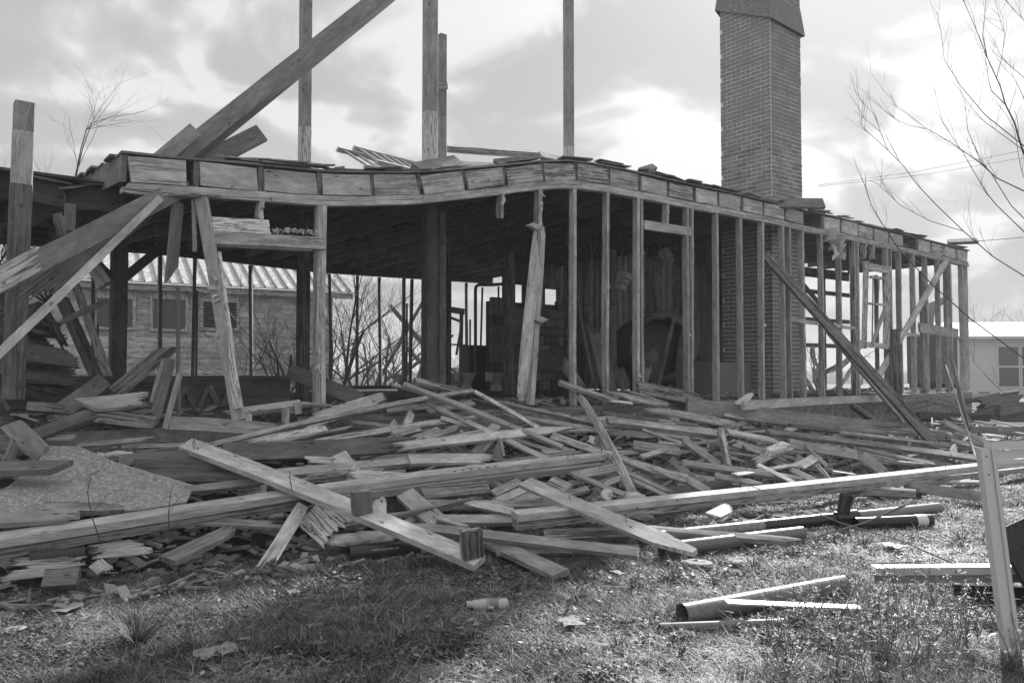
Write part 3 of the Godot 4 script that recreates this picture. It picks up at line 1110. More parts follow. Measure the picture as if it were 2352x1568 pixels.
	for q in [[1640, 640, 1720, 600], [1515, 600, 1545, 580], [1415, 640, 1450, 648]]:
		var o := beam(at_wall(q[0], q[1], 2.2), at_wall(q[2], q[3], 2.0), 0.35, 0.012, 70, wood(0.4, "flake"), "hanging_lining", null, 1, 1, 0.03, 0.06)
		tag(o, "torn sheet of lining hanging under the ceiling of the boiler room", "lining", "lining hanging in the boiler room")
	# steel tank and bin between the studs beside the chimney
	var bn := at_wall(1640, 860, 1.3)
	var bi := node("steel_bin", "grey sheet-steel bin standing beside the boiler", "bin", Vector3(bn.x, FLOOR - 0.04, bn.z))
	for q in [[-0.55, 0, 0.02, 0.4], [0.55, 0, 0.02, 0.4]]:
		var m1 := MB.new()
		m1.box(U * q[0] + Vector3(0, 0.3, 0), U * q[2], Vector3(0, 0.3, 0), V * q[3])
		build(m1, "side_panel", plain(0.2, 0.6), bi)
	for q in [-0.4, 0.4]:
		var m2 := MB.new()
		m2.box(V * q + Vector3(0, 0.3, 0), U * 0.53, Vector3(0, 0.29, 0), V * 0.015)
		build(m2, "front_panel" if q < 0 else "back_panel", plain(0.22, 0.6), bi)
	var tc := at_wall(2142, 800, 1.9)
	var tk := node("furnace", "big dark furnace casing inside the frame seen through the wide window opening", "furnace", Vector3(tc.x, FLOOR - 0.04, tc.z))
	var tb := MB.new()
	tb.box(Vector3(0, 0.72, 0), U * 0.55, Vector3(0, 0.62, 0), V * 0.4)
	build(tb, "casing", tri_mat("blotch", 0.22, 2.0, 0.8), tk)
	var td := MB.new()
	td.tube([U * -0.2 + Vector3(0, 1.3, 0), U * -0.22 + Vector3(0, 1.75, 0), U * -0.05 + Vector3(0, 2.1, 0), U * 0.5 + Vector3(0, 2.3, 0)], [0.14, 0.14, 0.13, 0.12], 12)
	build(td, "duct", plain(0.25, 0.5), tk)
	var th := MB.new()
	blob(th, U * 0.3 + Vector3(0, 1.35, 0), Vector3(0.25, 0.16, 0.2), 2.0, 0.7, 7)
	build(th, "lagging", plain(0.2), tk)
	for e in [-0.5, 0.5]:
		var sd := MB.new()
		sd.box(U * e + Vector3(0, 0.05, 0), U * 0.05, Vector3(0, 0.08, 0), V * 0.35)
		build(sd, "leg", plain(0.08), tk)
	# lavatory bowls on the floor
	var spots := [[1072, 868, 5.6, 0.0], [1140, 868, 5.6, 0.3], [1044, 870, 5.9, -0.2]]
	for q in spots:
		var p := at_wall(q[0], q[1], q[2])
		var t := node("toilet_bowl", "white lavatory bowl standing without its cistern in the open room", "toilet", Vector3(p.x, FLOOR - 0.04, p.z), "lavatory bowls in the open room")
		var bowl := build(lathe([[0.1, 0.0], [0.13, 0.02], [0.09, 0.16], [0.13, 0.26], [0.2, 0.38], [0.21, 0.4], [0.17, 0.4], [0.1, 0.26], [0.0, 0.22]], 20), "bowl", plain(0.6, 0.25), t)
		bowl.scale = Vector3(1.0, 1.0, 1.25)
		var lug := MB.new()
		lug.box(Vector3(-0.19, 0.32, 0.1), Vector3(0.05, 0, 0), Vector3(0, 0.09, 0), Vector3(0, 0, 0.12))
		build(lug, "rear_lug", plain(0.6, 0.25), t)
		t.rotation.y = q[3]
	# stripped chair with a hole in its back
	var cp := at_wall(1266, 900, 4.3)
	var ch := node("office_chair", "dark stripped chair with a hole torn in its back by the block wall", "chair", Vector3(cp.x, FLOOR - 0.04, cp.z))
	ch.rotation.y = 0.35
	var bk := MB.new()
	for k in 16:
		var g0 := TAU * k / 16
		var g1 := TAU * (k + 1) / 16
		var inn := [Vector3(cos(g0) * 0.09, 0.78 + sin(g0) * 0.055, 0), Vector3(cos(g1) * 0.09, 0.78 + sin(g1) * 0.055, 0)]
		var out := []
		for g in [g0, g1]:
			var q := Vector2(cos(g), sin(g))
			q /= pow(pow(absf(q.x), 5.0) + pow(absf(q.y), 5.0), 0.2)
			out.append(Vector3(q.x * 0.24, 0.68 + q.y * 0.2, 0.02))
		bk.quad(inn[0], inn[1], out[1], out[0])
		bk.quad(inn[1] - Vector3(0, 0, 0.04), inn[0] - Vector3(0, 0, 0.04), out[0] - Vector3(0, 0, 0.05), out[1] - Vector3(0, 0, 0.05))
		bk.quad(out[0], out[1], out[1] - Vector3(0, 0, 0.07), out[0] - Vector3(0, 0, 0.07))
	build(bk, "backrest", plain(0.2, 0.7), ch)
	var se := MB.new()
	se.box(Vector3(0, 0.42, 0.22), Vector3(0.24, 0, 0), Vector3(0, 0.04, 0), Vector3(0, 0, 0.22))
	build(se, "seat", plain(0.12, 0.8), ch)
	for e in [[-0.22, 0.05], [0.22, 0.05], [-0.22, 0.4], [0.22, 0.4]]:
		var lg := MB.new()
		lg.tube([Vector3(e[0], 0, e[1]), Vector3(e[0] * 0.9, 0.4, e[1])], [0.015, 0.015], 6)
		build(lg, "leg", plain(0.15, 0.5), ch)
	# dark cupboard and the bent water pipe next to it
	var kp := at_wall(1102, 870, 7.0)
	var cu := node("cupboard", "black open-fronted cupboard behind the lavatory bowls", "cupboard", Vector3(kp.x, FLOOR - 0.04, kp.z))
	for q in [[0.0, 0.5, 0.2, 0.42, 0.5, 0.012, "back_panel"], [-0.42, 0.5, 0.0, 0.015, 0.5, 0.2, "side_panel"], [0.42, 0.5, 0.0, 0.015, 0.5, 0.2, "side_panel"], [0.0, 1.0, 0.0, 0.43, 0.015, 0.21, "top_panel"], [0.0, 0.5, 0.0, 0.41, 0.012, 0.19, "shelf"]]:
		var m3 := MB.new()
		m3.box(U * q[0] + Vector3(0, q[1], 0) + V * q[2], U * q[3], Vector3(0, q[4], 0), V * q[5])
		build(m3, q[6], plain(0.12, 0.7), cu)
	var pi := MB.new()
	var pp := []
	for q in [[1092, 870], [1092, 668], [1093, 658], [1099, 654], [1130, 654], [1180, 650], [1215, 648]]:
		pp.append(at_wall(q[0], q[1], 6.0))
	pi.tube(pp, [0.035, 0.035, 0.035, 0.035, 0.035, 0.035, 0.035], 8)
	var pn := build(pi, "water_pipe", plain(0.12, 0.5))
	tag(pn, "dark water pipe rising from the floor and bending along the ceiling", "pipe")
	for q in [[1145, 658, 1145, 760], [1108, 660, 1104, 800]]:
		var m4 := MB.new()
		m4.tube([at_wall(q[0], q[1], 6.1), at_wall(q[2], q[3], 6.1)], [0.025, 0.025], 6)
		var o := build(m4, "drop_pipe", plain(0.12, 0.5))
		tag(o, "thin pipe hanging down from the bent water pipe", "pipe", "pipes hanging in the open room")
	# window sash left standing in the back wall
	var ws := node("window_sash", "dark empty sash standing in the back wall behind the tall posts", "window sash", at_wall(1050, 760, DEEP))
	for q in [[1000, 705, 1066, 716, 0.16], [1000, 790, 1068, 792, 0.04], [1060, 716, 1058, 868, 0.1], [1003, 716, 1062, 740, 0.06], [1062, 735, 1048, 815, 0.05], [1030, 770, 1005, 860, 0.09], [975, 798, 1064, 868, 0.03]]:
		beam(at_wall(q[0], q[1], DEEP - 0.1), at_wall(q[2], q[3], DEEP - 0.1), q[4], 0.05, 90, wood(0.14, "old"), "bar", ws)
	# low bin front with zigzag battens
	var zb := node("plank_bin", "low dark plank bin front with zigzag battens behind the leaning jamb", "bin", at_wall(400, 910, 2.4))
	for i in 3:
		beam(at_wall(147, 880 + i * 30, 2.4), at_wall(664, 876 + i * 26, 2.4), 0.165, 0.03, 90, wood(0.1 + 0.02 * i, "old"), "plank", zb)
	var zx := [395, 425, 452, 480, 507, 530]
	for i in 5:
		beam(at_wall(zx[i], 948 if i % 2 == 0 else 885, 2.36), at_wall(zx[i + 1], 885 if i % 2 == 0 else 948, 2.36), 0.07, 0.02, 90, wood(0.2, "old"), "batten", zb)
	# loose junk indoors at the narrow end: torn sheets hanging between the studs
	var n := 0
	for q in [[1876, 830, 1890, 905, 0.16], [1866, 790, 1880, 850, 0.1], [1840, 860, 1870, 905, 0.14], [1905, 860, 1990, 770, 0.12], [1905, 905, 1955, 840, 0.1]]:
		var o := beam(at_wall(q[0], q[1], 0.7 + n * 0.3), at_wall(q[2], q[3], 0.6 + n * 0.3), q[4], 0.015, 70, wood(0.55, "flake"), "torn_wallboard", null, 1, 1, 0.06, 0.08)
		tag(o, "torn pale sheet of wallboard leaning between the studs past the chimney", "wallboard", "torn wallboard past the chimney")
		n += 1

func far_things():
	# boarded barn behind the building
	var ea := at_depth(165, 643, 19.6)
	var bd := Vector3(0.866, 0, -0.5)
	var bv := Vector3(-0.5, 0, -0.866)
	var barn := node("plank_barn", "old barn with weathered plank siding, boarded windows and a seamed metal roof", "barn", Vector3(ea.x, 0, ea.z))
	var x0 := -7.0
	var x1 := 6.6
	var eave := ea.y
	var wall := MB.new()
	wall.box(bd * ((x0 + x1) / 2) + bv * 2.6 + Vector3(0, eave / 2 - 0.1, 0), bd * ((x1 - x0) / 2 - 0.03), Vector3(0, eave / 2, 0), bv * 2.5)
	build(wall, "wall", plain(0.2), barn)
	var rows := int(eave / 0.14)
	var mats := [wood(0.62, "old"), wood(0.7), wood(0.76, "old"), wood(0.85), wood(0.75, "flake")]
	for r in rows:
		var x := x0
		while x < x1 - 0.05:
			var l := minf(rng.randf_range(2.2, 4.2), x1 - x)
			var o := put(board_mesh(l - 0.01, 0.15, 0.022), "plank", mats[rng.randi() % 5], barn)
			var up := (Vector3.UP - bv * 0.12).normalized()
			o.transform = Transform3D(Basis(bd, -bv, bd.cross(-bv)), bd * (x + l / 2) + bv * (0.06 + rng.randf_range(0, 0.006)) + Vector3(0, r * 0.14 + 0.09, 0))
			o.rotate_object_local(Vector3.RIGHT, -0.09)
			x += l
	# boarded windows
	for q in [[222, 680, 302, 752, 0], [352, 682, 424, 756, 0], [467, 690, 542, 755, 1]]:
		var pa := barn_px(q[0], q[1], ea, bd, bv)
		var pb := barn_px(q[2], q[3], ea, bd, bv)
		var w := pb.x - pa.x
		var h := pa.y - pb.y
		var cx := (pa.x + pb.x) / 2
		var cy := (pa.y + pb.y) / 2
		var win := MB.new()
		win.box(Vector3.ZERO, bd * (w / 2 + 0.08), Vector3(0, h / 2 + 0.1, 0), bv * 0.02)
		var wn := build(win, "window", wood(0.6, "flake"), barn, bd * cx + Vector3(0, cy + 0.04, 0) - bv * 0.0)
		if q[4] == 0:
			var sh := MB.new()
			sh.box(Vector3.ZERO, bd * (w / 2), Vector3(0, h / 2 - 0.03, 0), bv * 0.012)
			build(sh, "shutter", plain(0.16), wn, -bv * 0.034 - Vector3(0, 0.05, 0))
		else:
			for i in 9:
				var sl := MB.new()
				sl.box(Vector3.ZERO, bd * (w / 2), Vector3(0, h / 20 - 0.006, 0), bv * 0.015)
				build(sl, "slat", plain(0.07), wn, -bv * 0.036 + Vector3(0, (i - 4.5) * h / 9.5, 0))
	# roof with raised seams
	var slope := (bv * 0.9 + Vector3(0, 0.44, 0))
	var rf := MB.new()
	var rc := bd * ((x0 + x1) / 2 + 0.2) + Vector3(0, eave + 0.02, 0) - bv * 0.35
	rf.quad(rc - bd * 7.2, rc + bd * 7.2, rc + bd * 7.2 + slope * 5.4, rc - bd * 7.2 + slope * 5.4)
	rf.quad(rc - bd * 7.2 - Vector3(0, 0.03, 0), rc + bd * 7.2 - Vector3(0, 0.03, 0), rc + bd * 7.2, rc - bd * 7.2)
	var roof := build(rf, "roof", tri_mat("blotch", 0.8, 0.8, 0.4, 0.3), barn)
	for i in 48:
		var se := MB.new()
		var p := rc - bd * 7.2 + bd * (0.3 * i + 0.1)
		se.box(p + slope * 2.7 + Vector3(0, 0.022, 0), slope * 2.7, bd * 0.02, bd.cross(slope).normalized() * 0.022)
		build(se, "seam", plain(0.3, 0.5, 0.3), roof)
	var fa := MB.new()
	fa.box(rc - Vector3(0, 0.12, 0) + bv * 0.12, bd * 7.1, Vector3(0, 0.08, 0), bv * 0.02)
	build(fa, "fascia", wood(0.45, "flake"), barn)
	# pale house far beyond the end of the wall
	var ha := at_depth(2225, 778, 43.0)
	var hd := Vector3(0.985, 0, 0.17)
	var hv := Vector3(0.17, 0, -0.985)
	var hs := node("pale_house", "low pale house with a big dark window beyond the far end of the ruin", "house", Vector3(ha.x, 0, ha.z))
	var hw := MB.new()
	hw.box(hd * 5.5 + hv * 3 + Vector3(0, ha.y / 2, 0), hd * 6.0, Vector3(0, ha.y / 2, 0), hv * 3)
	build(hw, "wall", plain(0.62), hs)
	var hr := MB.new()
	var q0 := -hd * 0.7 - hv * 0.5 + Vector3(0, ha.y - 0.02, 0)
	var q1 := hd * 12 - hv * 0.5 + Vector3(0, ha.y - 0.02, 0)
	hr.quad(q0, q1, q1 + hv * 4 + Vector3(0, 1.1, 0), q0 + hv * 4 + Vector3(0, 1.1, 0))
	hr.quad(q0, q1, q1 + Vector3(0, 0.14, 0), q0 + Vector3(0, 0.14, 0))
	hr.quad(q0, q1, q1 + hv * 0.5, q0 + hv * 0.5)
	build(hr, "roof", plain(0.6, 0.7), hs)
	for i in 3:
		var wx := 1.95 + i * 1.15
		var fr := MB.new()
		fr.box(hd * wx - hv * 0.03 + Vector3(0, 1.55, 0), hd * 0.56, Vector3(0, 1.16, 0), hv * 0.03)
		var f2 := build(fr, "window", plain(0.66), hs)
		for j in 2:
			var gl := MB.new()
			gl.box(hd * wx - hv * 0.07 + Vector3(0, 1.0 + j * 1.1, 0), hd * 0.48, Vector3(0, 0.5, 0), hv * 0.012)
			build(gl, "pane", plain(0.1, 0.12), f2)
	var tm := TextMesh.new()
	tm.text = "Rental"
	var fnt := SystemFont.new()
	fnt.font_names = PackedStringArray(["Droid Serif"])
	fnt.font_weight = 700
	tm.font = fnt
	tm.font_size = 16
	tm.pixel_size = 0.0098
	tm.depth = 0.01
	var tx := put(tm, "lettering", plain(0.1), hs, hd * 0.73 - hv * 0.02 + Vector3(0, 0.15, 0))
	tx.basis = Basis(hd, Vector3.UP, -hv)
	# white shed seen through the frame
	var sh := node("far_shed", "small pale shed far behind the fallen boards", "shed", at_depth(1030, 870, 55.0) * Vector3(1, 0, 1))
	var sw := MB.new()
	sw.box(Vector3(0, 0.75, 0), Vector3(1.6, 0, 0), Vector3(0, 0.75, 0), Vector3(0, 0, 1.5))
	build(sw, "wall", plain(0.5), sh)
	var sr := MB.new()
	sr.quad(Vector3(-1.8, 1.5, 1.7), Vector3(1.8, 1.5, 1.7), Vector3(1.8, 2.1, 0), Vector3(-1.8, 2.1, 0))
	sr.quad(Vector3(1.8, 1.5, -1.7), Vector3(-1.8, 1.5, -1.7), Vector3(-1.8, 2.1, 0), Vector3(1.8, 2.1, 0))
	build(sr, "roof", plain(0.4), sh)
	# boards fallen behind the building
	var n := 0
	for q in [[1000, 640, 848, 935, 0.08], [895, 700, 1005, 830, 0.12], [1040, 770, 860, 930, 0.06], [860, 930, 885, 1000, 0.1], [905, 860, 960, 930, 0.14], [880, 900, 1010, 890, 0.14], [990, 780, 945, 930, 0.1], [1015, 850, 1065, 905, 0.15], [935, 800, 1015, 880, 0.12], [850, 905, 1005, 780, 0.05]]:
		var o := beam(at_wall(q[0], q[1] if q[1] < 905 else 905, DEEP + 1.2 + 0.12 * n), at_wall(q[2], minf(q[3], 912), DEEP + 0.9 + 0.15 * n), q[4], 0.05, 80, wood(0.3, "old"), "fallen_board", null, n % 2, 1)
		tag(o, "board fallen at a slant among branches behind the back wall", "board", "boards fallen behind the back wall")
		n += 1
	# slung wires
	for q in [[[1880, 425], [2100, 395], [2352, 345], 30.0], [[1880, 428], [2130, 400], [2352, 362], 30.0], [[2200, 557], [2280, 551], [2352, 545], 17.5]]:
		var mb := MB.new()
		var pts := []
		for i in 3:
			pts.append(at_depth(q[i][0], q[i][1], q[3]))
		var d := (pts[2] - pts[1]) as Vector3
		pts.append(pts[2] + d * 3.0)
		mb.tube(pts, [0.007, 0.007, 0.007, 0.007], 4)
		var o := build(mb, "overhead_wire", plain(0.12))
		if q[3] < 20:
			tag(o, "dark wire running from the roof corner to beyond the bare tree", "wire")
		else:
			tag(o, "thin overhead wire crossing the sky behind the bare tree", "wire", "overhead wires")

func barn_px(px: float, py: float, ea: Vector3, bd: Vector3, bv: Vector3) -> Vector2:
	var r := ray(px, py)
	var org := Vector3(ea.x, 0, ea.z)
	var p := CAM + r * ((org - CAM).dot(bv) / r.dot(bv))
	return Vector2((p - org).dot(bd), p.y)

func one(a: Vector3, b: Vector3, w: float, t: float, roll: float, m: Material, called: String, label: String, cat := "board", e0 := 0, e1 := 0, group := "", bow := 0.0, sag := 0.0) -> MeshInstance3D:
	var o := beam(a, b, w, t, roll, m, called, null, e0, e1, bow, sag)
	tag(o, label, cat, group)
	return o

func left_wreck():
	var s0: float = curve_s[0]
	# the bay past the broken end of the rim: its roof still hangs from the back wall
	var bay := node("collapsed_roof_bay", "dark hanging roof bay past the broken end of the rim boards", "roof", W(s0 - 2.0, 3.2, 1.0))
	for i in 27:
		var off := 0.9 + i * 0.315
		var pts := []
		for j in 5:
			var s := lerpf(-11.5, s0 - 0.06 - 0.02 * (i % 3), j / 4.0)
			pts.append(W(s, lerpf(2.98, 4.0, (off - 0.9) / 8.5) + 0.27, off) - bay.position)
		build(sweep(pts, V * 0.153, Vector3(0, 0.012, 0)), "roof_board", wood(0.14 + 0.06 * rng.randf(), "old"), bay)
	for i in 9:
		var s := s0 - 0.35 - i * 0.61
		beam(W(s, 3.1, 0.95 + 0.2 * rng.randf()), W(s, 4.12, DEEP), 0.25, 0.05, 90, wood(0.12, "old"), "joist", bay)
	beam(at_wall(64, 432, 0.95), at_wall(146, 450, 0.95), 0.24, 0.05, 90, wood(0.13, "old"), "rim_board", bay)
	beam(at_wall(-40, 420, 1.0), at_wall(66, 432, 1.0), 0.26, 0.05, 90, wood(0.06, "old"), "rim_board", bay)
	beam(at_wall(150, 445, 1.0), at_wall(285, 455, 0.9), 0.3, 0.05, 90, wood(0.1, "old"), "rim_board", bay)
	for q in [[160, 468, 158, 530, 0.1], [130, 490, 142, 540, 0.08], [135, 496, 137, 515, 0.1]]:
		beam(at_wall(q[0], q[1], 0.8), at_wall(q[2], q[3], 0.8), q[4], 0.05, 90, wood(0.28), "hanging_block", bay)
	for q in [[178, 410, 275, 424, 0.2], [140, 432, 215, 422, 0.12], [60, 402, 170, 425, 0.14], [190, 420, 290, 428, 0.1]]:
		beam(at_wall(q[0], q[1], 0.85), at_wall(q[2], q[3], 0.95), q[4], 0.02, 8, wood(0.4, "old"), "loose_deck_board", bay, 0, 1)
	# post beside the break
	var pl := node("broken_post", "squared post with old paint standing past the break, its foot splintered", "post", at_wall(28, 916, 0.3))
	var ph := at_wall(30, 235, 0.3).y
	var pf := pl.position.y
	var prel := Node3D.new()
	prel.free()
	post(pl, pl.position + Vector3(0, 0, 0), pf + (ph - pf) * 0.72, 0.165, wood(0.2, "old"), "lower_shaft")
	post(pl, pl.position + Vector3(0, (ph - pf) * 0.72 + 0.002, 0), ph - 0.26, 0.158, wood(0.5, "old"), "upper_shaft")
	post(pl, pl.position + Vector3(0, ph - 0.258 - pf, 0), ph, 0.154, wood(0.34, "old"), "head")
	pl.rotation.z = -0.018
	# big slanting timbers
	one(at_wall(330, 432, 0.5), at_wall(960, -72, 1.0), 0.2, 0.19, 62, wood(0.24, "old"), "slanting_timber", "heavy timber rising steeply from the roof edge into the sky", "timber")
	one(at_wall(318, 408, 0.38), at_wall(448, 298, 0.42), 0.15, 0.05, 80, wood(0.34, "old"), "short_plank", "short plank strapped along the foot of the steep heavy timber", "plank")
	one(at_wall(420, 398, 0.8), at_wall(600, 305, 0.75), 0.2, 0.05, 80, wood(0.28, "old"), "slanting_plank", "plank slanting up from behind the rim boards beside the heavy timber", "plank", 0, 0)
	one(at_wall(432, 424, 0.12), at_depth(-45, 668, 6.1), 0.18, 0.05, 75, wood(0.24, "old"), "wide_plank", "wide plank with bold growth rings slanting down beside the broken post", "plank")
	one(at_depth(100, 586, 6.49), at_depth(-45, 664, 6.05), 0.182, 0.012, 75, wood(0.6, "old"), "sunlit_plank_end", "pale strip added as painted sunlight on the lower end of the wide slanting plank", "board", 1, 0)  # added overlay: sunlight on the plank's lower end put into its pale colour
	one(at_wall(340, 478, 0.35), at_depth(40, 705, 6.6), 0.18, 0.05, 70, wood(0.14, "old"), "dark_plank", "dark plank slanting just beneath the wide ringed plank", "plank", 0, 1)
	one(at_wall(366, 456, -0.06), at_depth(-30, 838, 5.7), 0.065, 0.05, 60, wood(0.5), "long_stick", "long pale stick slanting across the broken bay", "stick")
	one(at_wall(408, 462, 0.1), at_wall(390, 655, 0.02), 0.17, 0.03, 90, wood(0.24), "hanging_plank", "plank hanging straight down from the rim at the break", "plank", 0, 2)
	one(at_wall(216, 618, 1.0), at_wall(243, 654, 0.85), 0.13, 0.05, 60, wood(0.36), "dangling_block", "short block dangling under the long pale stick", "block")
	one(at_wall(143, 690, 3.5), at_wall(222, 868, 3.0), 0.16, 0.06, 90, wood(0.2, "old"), "leaning_timber", "dark timber leaning in the broken bay in front of the barn", "timber")
	one(at_wall(172, 655, 5.5), at_wall(250, 868, 5.2), 0.12, 0.03, 90, wood(0.5, "flake"), "leaning_board", "pale thin board leaning behind the dark leaning timber", "board")
	one(at_wall(118, 748, 2.0), at_wall(247, 690, 2.2), 0.07, 0.03, 70, wood(0.3, "old"), "broken_rail", "split rail wedged across the broken bay", "rail", 1, 1)
	var n := 0
	for q in [[40, 808, 178, 826, 0.2], [30, 850, 175, 862, 0.22], [50, 872, 185, 905, 0.14], [45, 720, 95, 705, 0.12], [95, 700, 150, 800, 0.08], [50, 745, 150, 760, 0.22], [45, 780, 120, 790, 0.2], [60, 890, 150, 925, 0.12], [0, 760, 60, 770, 0.25], [-10, 700, 40, 690, 0.25], [0, 830, 70, 840, 0.22], [-10, 880, 60, 890, 0.25], [10, 925, 110, 925, 0.16], [-10, 790, 45, 800, 0.25], [50, 650, 150, 610, 0.2]]:
		one(at_wall(q[0], q[1], 0.5 + 0.11 * (n % 8)), at_wall(q[2], q[3], 0.7 + 0.12 * (n % 7)), q[4], 0.04, rng.randf_range(50, 90), wood(rng.randf_range(0.13, 0.24), "old"), "jammed_board", "dark splintered board jammed in the collapsed bay behind the broken post", "board", n % 2, 1, "boards jammed in the collapsed bay")
		n += 1
	# boards standing in the gap
	one(at_wall(392, 808, 0.6), at_wall(350, 960, -0.1), 0.22, 0.04, 80, wood(0.34), "propped_plank", "wide plank propped upright with a chewed lower end", "plank", 2, 1)
	one(at_wall(404, 786, 1.0), at_wall(258, 905, 0.7), 0.15, 0.05, 60, wood(0.32), "crossing_plank", "plank leaning up against the propped wide plank", "plank", 2, 0)
	one(at_wall(424, 815, -0.1), at_wall(378, 985, -0.35), 0.05, 0.02, 70, wood(0.44), "thin_lath", "thin lath standing beside the propped wide plank", "lath", 3, 0)
	one(at_wall(408, 660, 0.2), at_wall(410, 950, 0.15), 0.03, 0.03, 60, plain(0.16, 0.5), "steel_rod", "upright dark steel rod behind the propped wide plank", "rod")
	one(at_wall(236, 875, 0.7), at_wall(140, 945, 0.2), 0.15, 0.06, 50, wood(0.22, "old"), "squared_timber", "dark squared timber slanting down in front of the plank bin", "timber")

func front_wreck():
	# leaning jamb with its header
	one(at_wall(462, 455, 0.04), at_wall(548, 965, -0.35), 0.11, 0.06, 80, wood(0.46), "leaning_jamb", "leaning door jamb with torn paper still nailed to it", "jamb")
	one(at_wall(496, 582, -0.06), at_wall(545, 938, -0.38), 0.1, 0.03, 85, wood(0.6, "flake"), "jamb_trim", "strip of flaking trim nailed to the leaning jamb", "trim", 0, 0)
	one(at_wall(444, 458, 0.1), at_wall(446, 578, 0.1), 0.04, 0.04, 80, wood(0.5), "hanging_lath", "short lath hanging beside the top of the leaning jamb", "lath")
	one(at_wall(484, 547, -0.03), at_wall(744, 560, 0.0), 0.13, 0.06, 80, wood(0.5), "door_header", "door header with crumbled plaster on top between jamb and stud", "header")
	one(at_wall(492, 562, 0.0), at_wall(715, 573, 0.02), 0.04, 0.05, 80, wood(0.46), "header_strip", "thin strip under the door header", "strip")
	one(at_wall(481, 515, -0.02), at_wall(618, 522, 0.0), 0.15, 0.02, 88, wood(0.66, "flake"), "cracked_facing", "cracked white painted facing above the door header", "facing", 0, 0)
	var pl := MB.new()
	for i in 26:
		var p := at_wall(lerpf(620, 728, i / 25.0), 536 - 5.0 * sin(i / 25.0 * PI) - rng.randf() * 3, 0.0)
		chips(pl, p, U, Vector3.UP * 0.5, 3, 0.03, 0.03)
	tag(build(pl, "plaster_crumbs", plain(0.6)), "ridge of crumbled plaster lying on the door header", "plaster")
	var pp := MB.new()
	for q in [[495, 655, 0.07], [492, 640, 0.04], [500, 680, 0.05], [487, 775, 0.06], [480, 790, 0.05]]:
		chips(pp, at_wall(q[0], q[1], -0.16), U, Vector3.UP, 6, q[2] * 0.5, q[2])
	tag(build(pp, "torn_paper", plain(0.62)), "torn pale lining paper clinging to the leaning jamb", "paper")
	# the splintered stud in the middle
	one(at_wall(1236, 535, -0.02), at_wall(1196, 920, -0.3), 0.2, 0.05, 82, wood(0.62, "old"), "splintered_plank", "bleached plank split to points at both ends leaning on a stud", "plank", 1, 1)
	one(at_wall(1246, 520, 0.0), at_wall(1218, 930, -0.16), 0.1, 0.06, 80, wood(0.55, "old"), "split_stud", "split stud behind the bleached splintered plank", "stud", 1, 0)
	for q in [[1226, 521, "upper"], [1238, 735, "lower"]]:
		var mb := MB.new()
		var c := at_wall(q[0], q[1], -0.14)
		mb.quad(c - U * 0.14, c + Vector3(0, 0.06, 0), c + U * 0.15 + Vector3(0, 0.02, 0), c - Vector3(0, 0.05, 0))
		mb.quad(c - U * 0.14, c - Vector3(0, 0.05, 0), c - V * 0.06 - Vector3(0, 0.04, 0), c - V * 0.05 - U * 0.1)
		mb.quad(c - Vector3(0, 0.05, 0), c + U * 0.15 + Vector3(0, 0.02, 0), c + U * 0.1 - V * 0.06, c - V * 0.06 - Vector3(0, 0.04, 0))
		tag(build(mb, "metal_bracket", plain(0.4, 0.5, 0.4)), "bent metal bracket on the %s part of the bleached splintered plank" % q[2], "bracket")
	# window frame with muntins
	var wf := node("window_frame", "empty window frame with thin bars hanging in the stud wall", "window frame", at_wall(2015, 800, 0.0))
	for q in [[1985, 610, 2046, 622, 0.13, 0.5], [1988, 790, 2040, 796, 0.1, 0.46], [1990, 600, 1985, 800, 0.1, 0.5], [2040, 612, 2036, 800, 0.12, 0.5], [2000, 636, 2034, 640, 0.05, 0.4], [2006, 634, 2004, 785, 0.025, 0.3], [2020, 636, 2018, 700, 0.025, 0.3], [1996, 697, 2034, 700, 0.04, 0.45]]:
		beam(at_wall(q[0], q[1], -0.02), at_wall(q[2], q[3], -0.02), q[4], 0.05, 88, wood(q[5], "flake"), "bar", wf)
	one(at_wall(2034, 708, -0.08), at_wall(2004, 790, -0.05), 0.08, 0.03, 85, wood(0.5), "loose_slat", "loose slat slanting across the empty window frame", "slat")
	# braces
	one(at_wall(1757, 585, 0.12), at_pile(2150, 1022, 0.05), 0.16, 0.07, 60, wood(0.26, "old"), "long_brace", "long dark brace slanting from the studs down to the lumber pile", "brace")
	one(at_wall(1900, 760, -0.3), at_pile(2075, 968, 0.1), 0.14, 0.04, 60, wood(0.34), "second_brace", "shorter plank slanting under the long dark brace", "brace")
	one(at_wall(2176, 596, -0.05), at_wall(2006, 885, -0.05), 0.15, 0.03, 85, wood(0.62), "pale_brace", "pale board nailed slantwise across the studs by the window frame", "brace")
	one(at_wall(2054, 756, -0.12), at_wall(2060, 945, -0.14), 0.2, 0.1, 80, wood(0.22, "old"), "short_post", "short dark post standing against the studs by the window frame", "post")
	one(at_wall(2180, 800, -0.1), at_pile(2228, 990, 0.05), 0.19, 0.04, 85, wood(0.38), "sliding_plank", "plank standing aslant against the end of the stud wall", "plank", 2, 0)
	one(at_wall(2173, 838, -0.5), at_pile(2246, 1062, 0.0), 0.025, 0.025, 60, wood(0.55), "thin_pole", "thin pale pole leaning by the end of the stud wall", "pole")
	var sc := MB.new()
	for q in [[1912, 545], [1925, 560], [1935, 575], [1920, 585]]:
		chips(sc, at_wall(q[0], q[1], -0.08), U, Vector3.UP, 4, 0.08, 0.16)
	tag(build(sc, "hanging_paper", plain(0.66)), "ragged sheet of building paper hanging under the plate", "paper")
	# things on the roof
	one(at_wall(1028, 342, 1.4), at_wall(1250, 358, 0.9), 0.09, 0.09, 20, wood(0.42), "roof_rail", "pale squared rail lying propped along the crest of the roof", "rail")
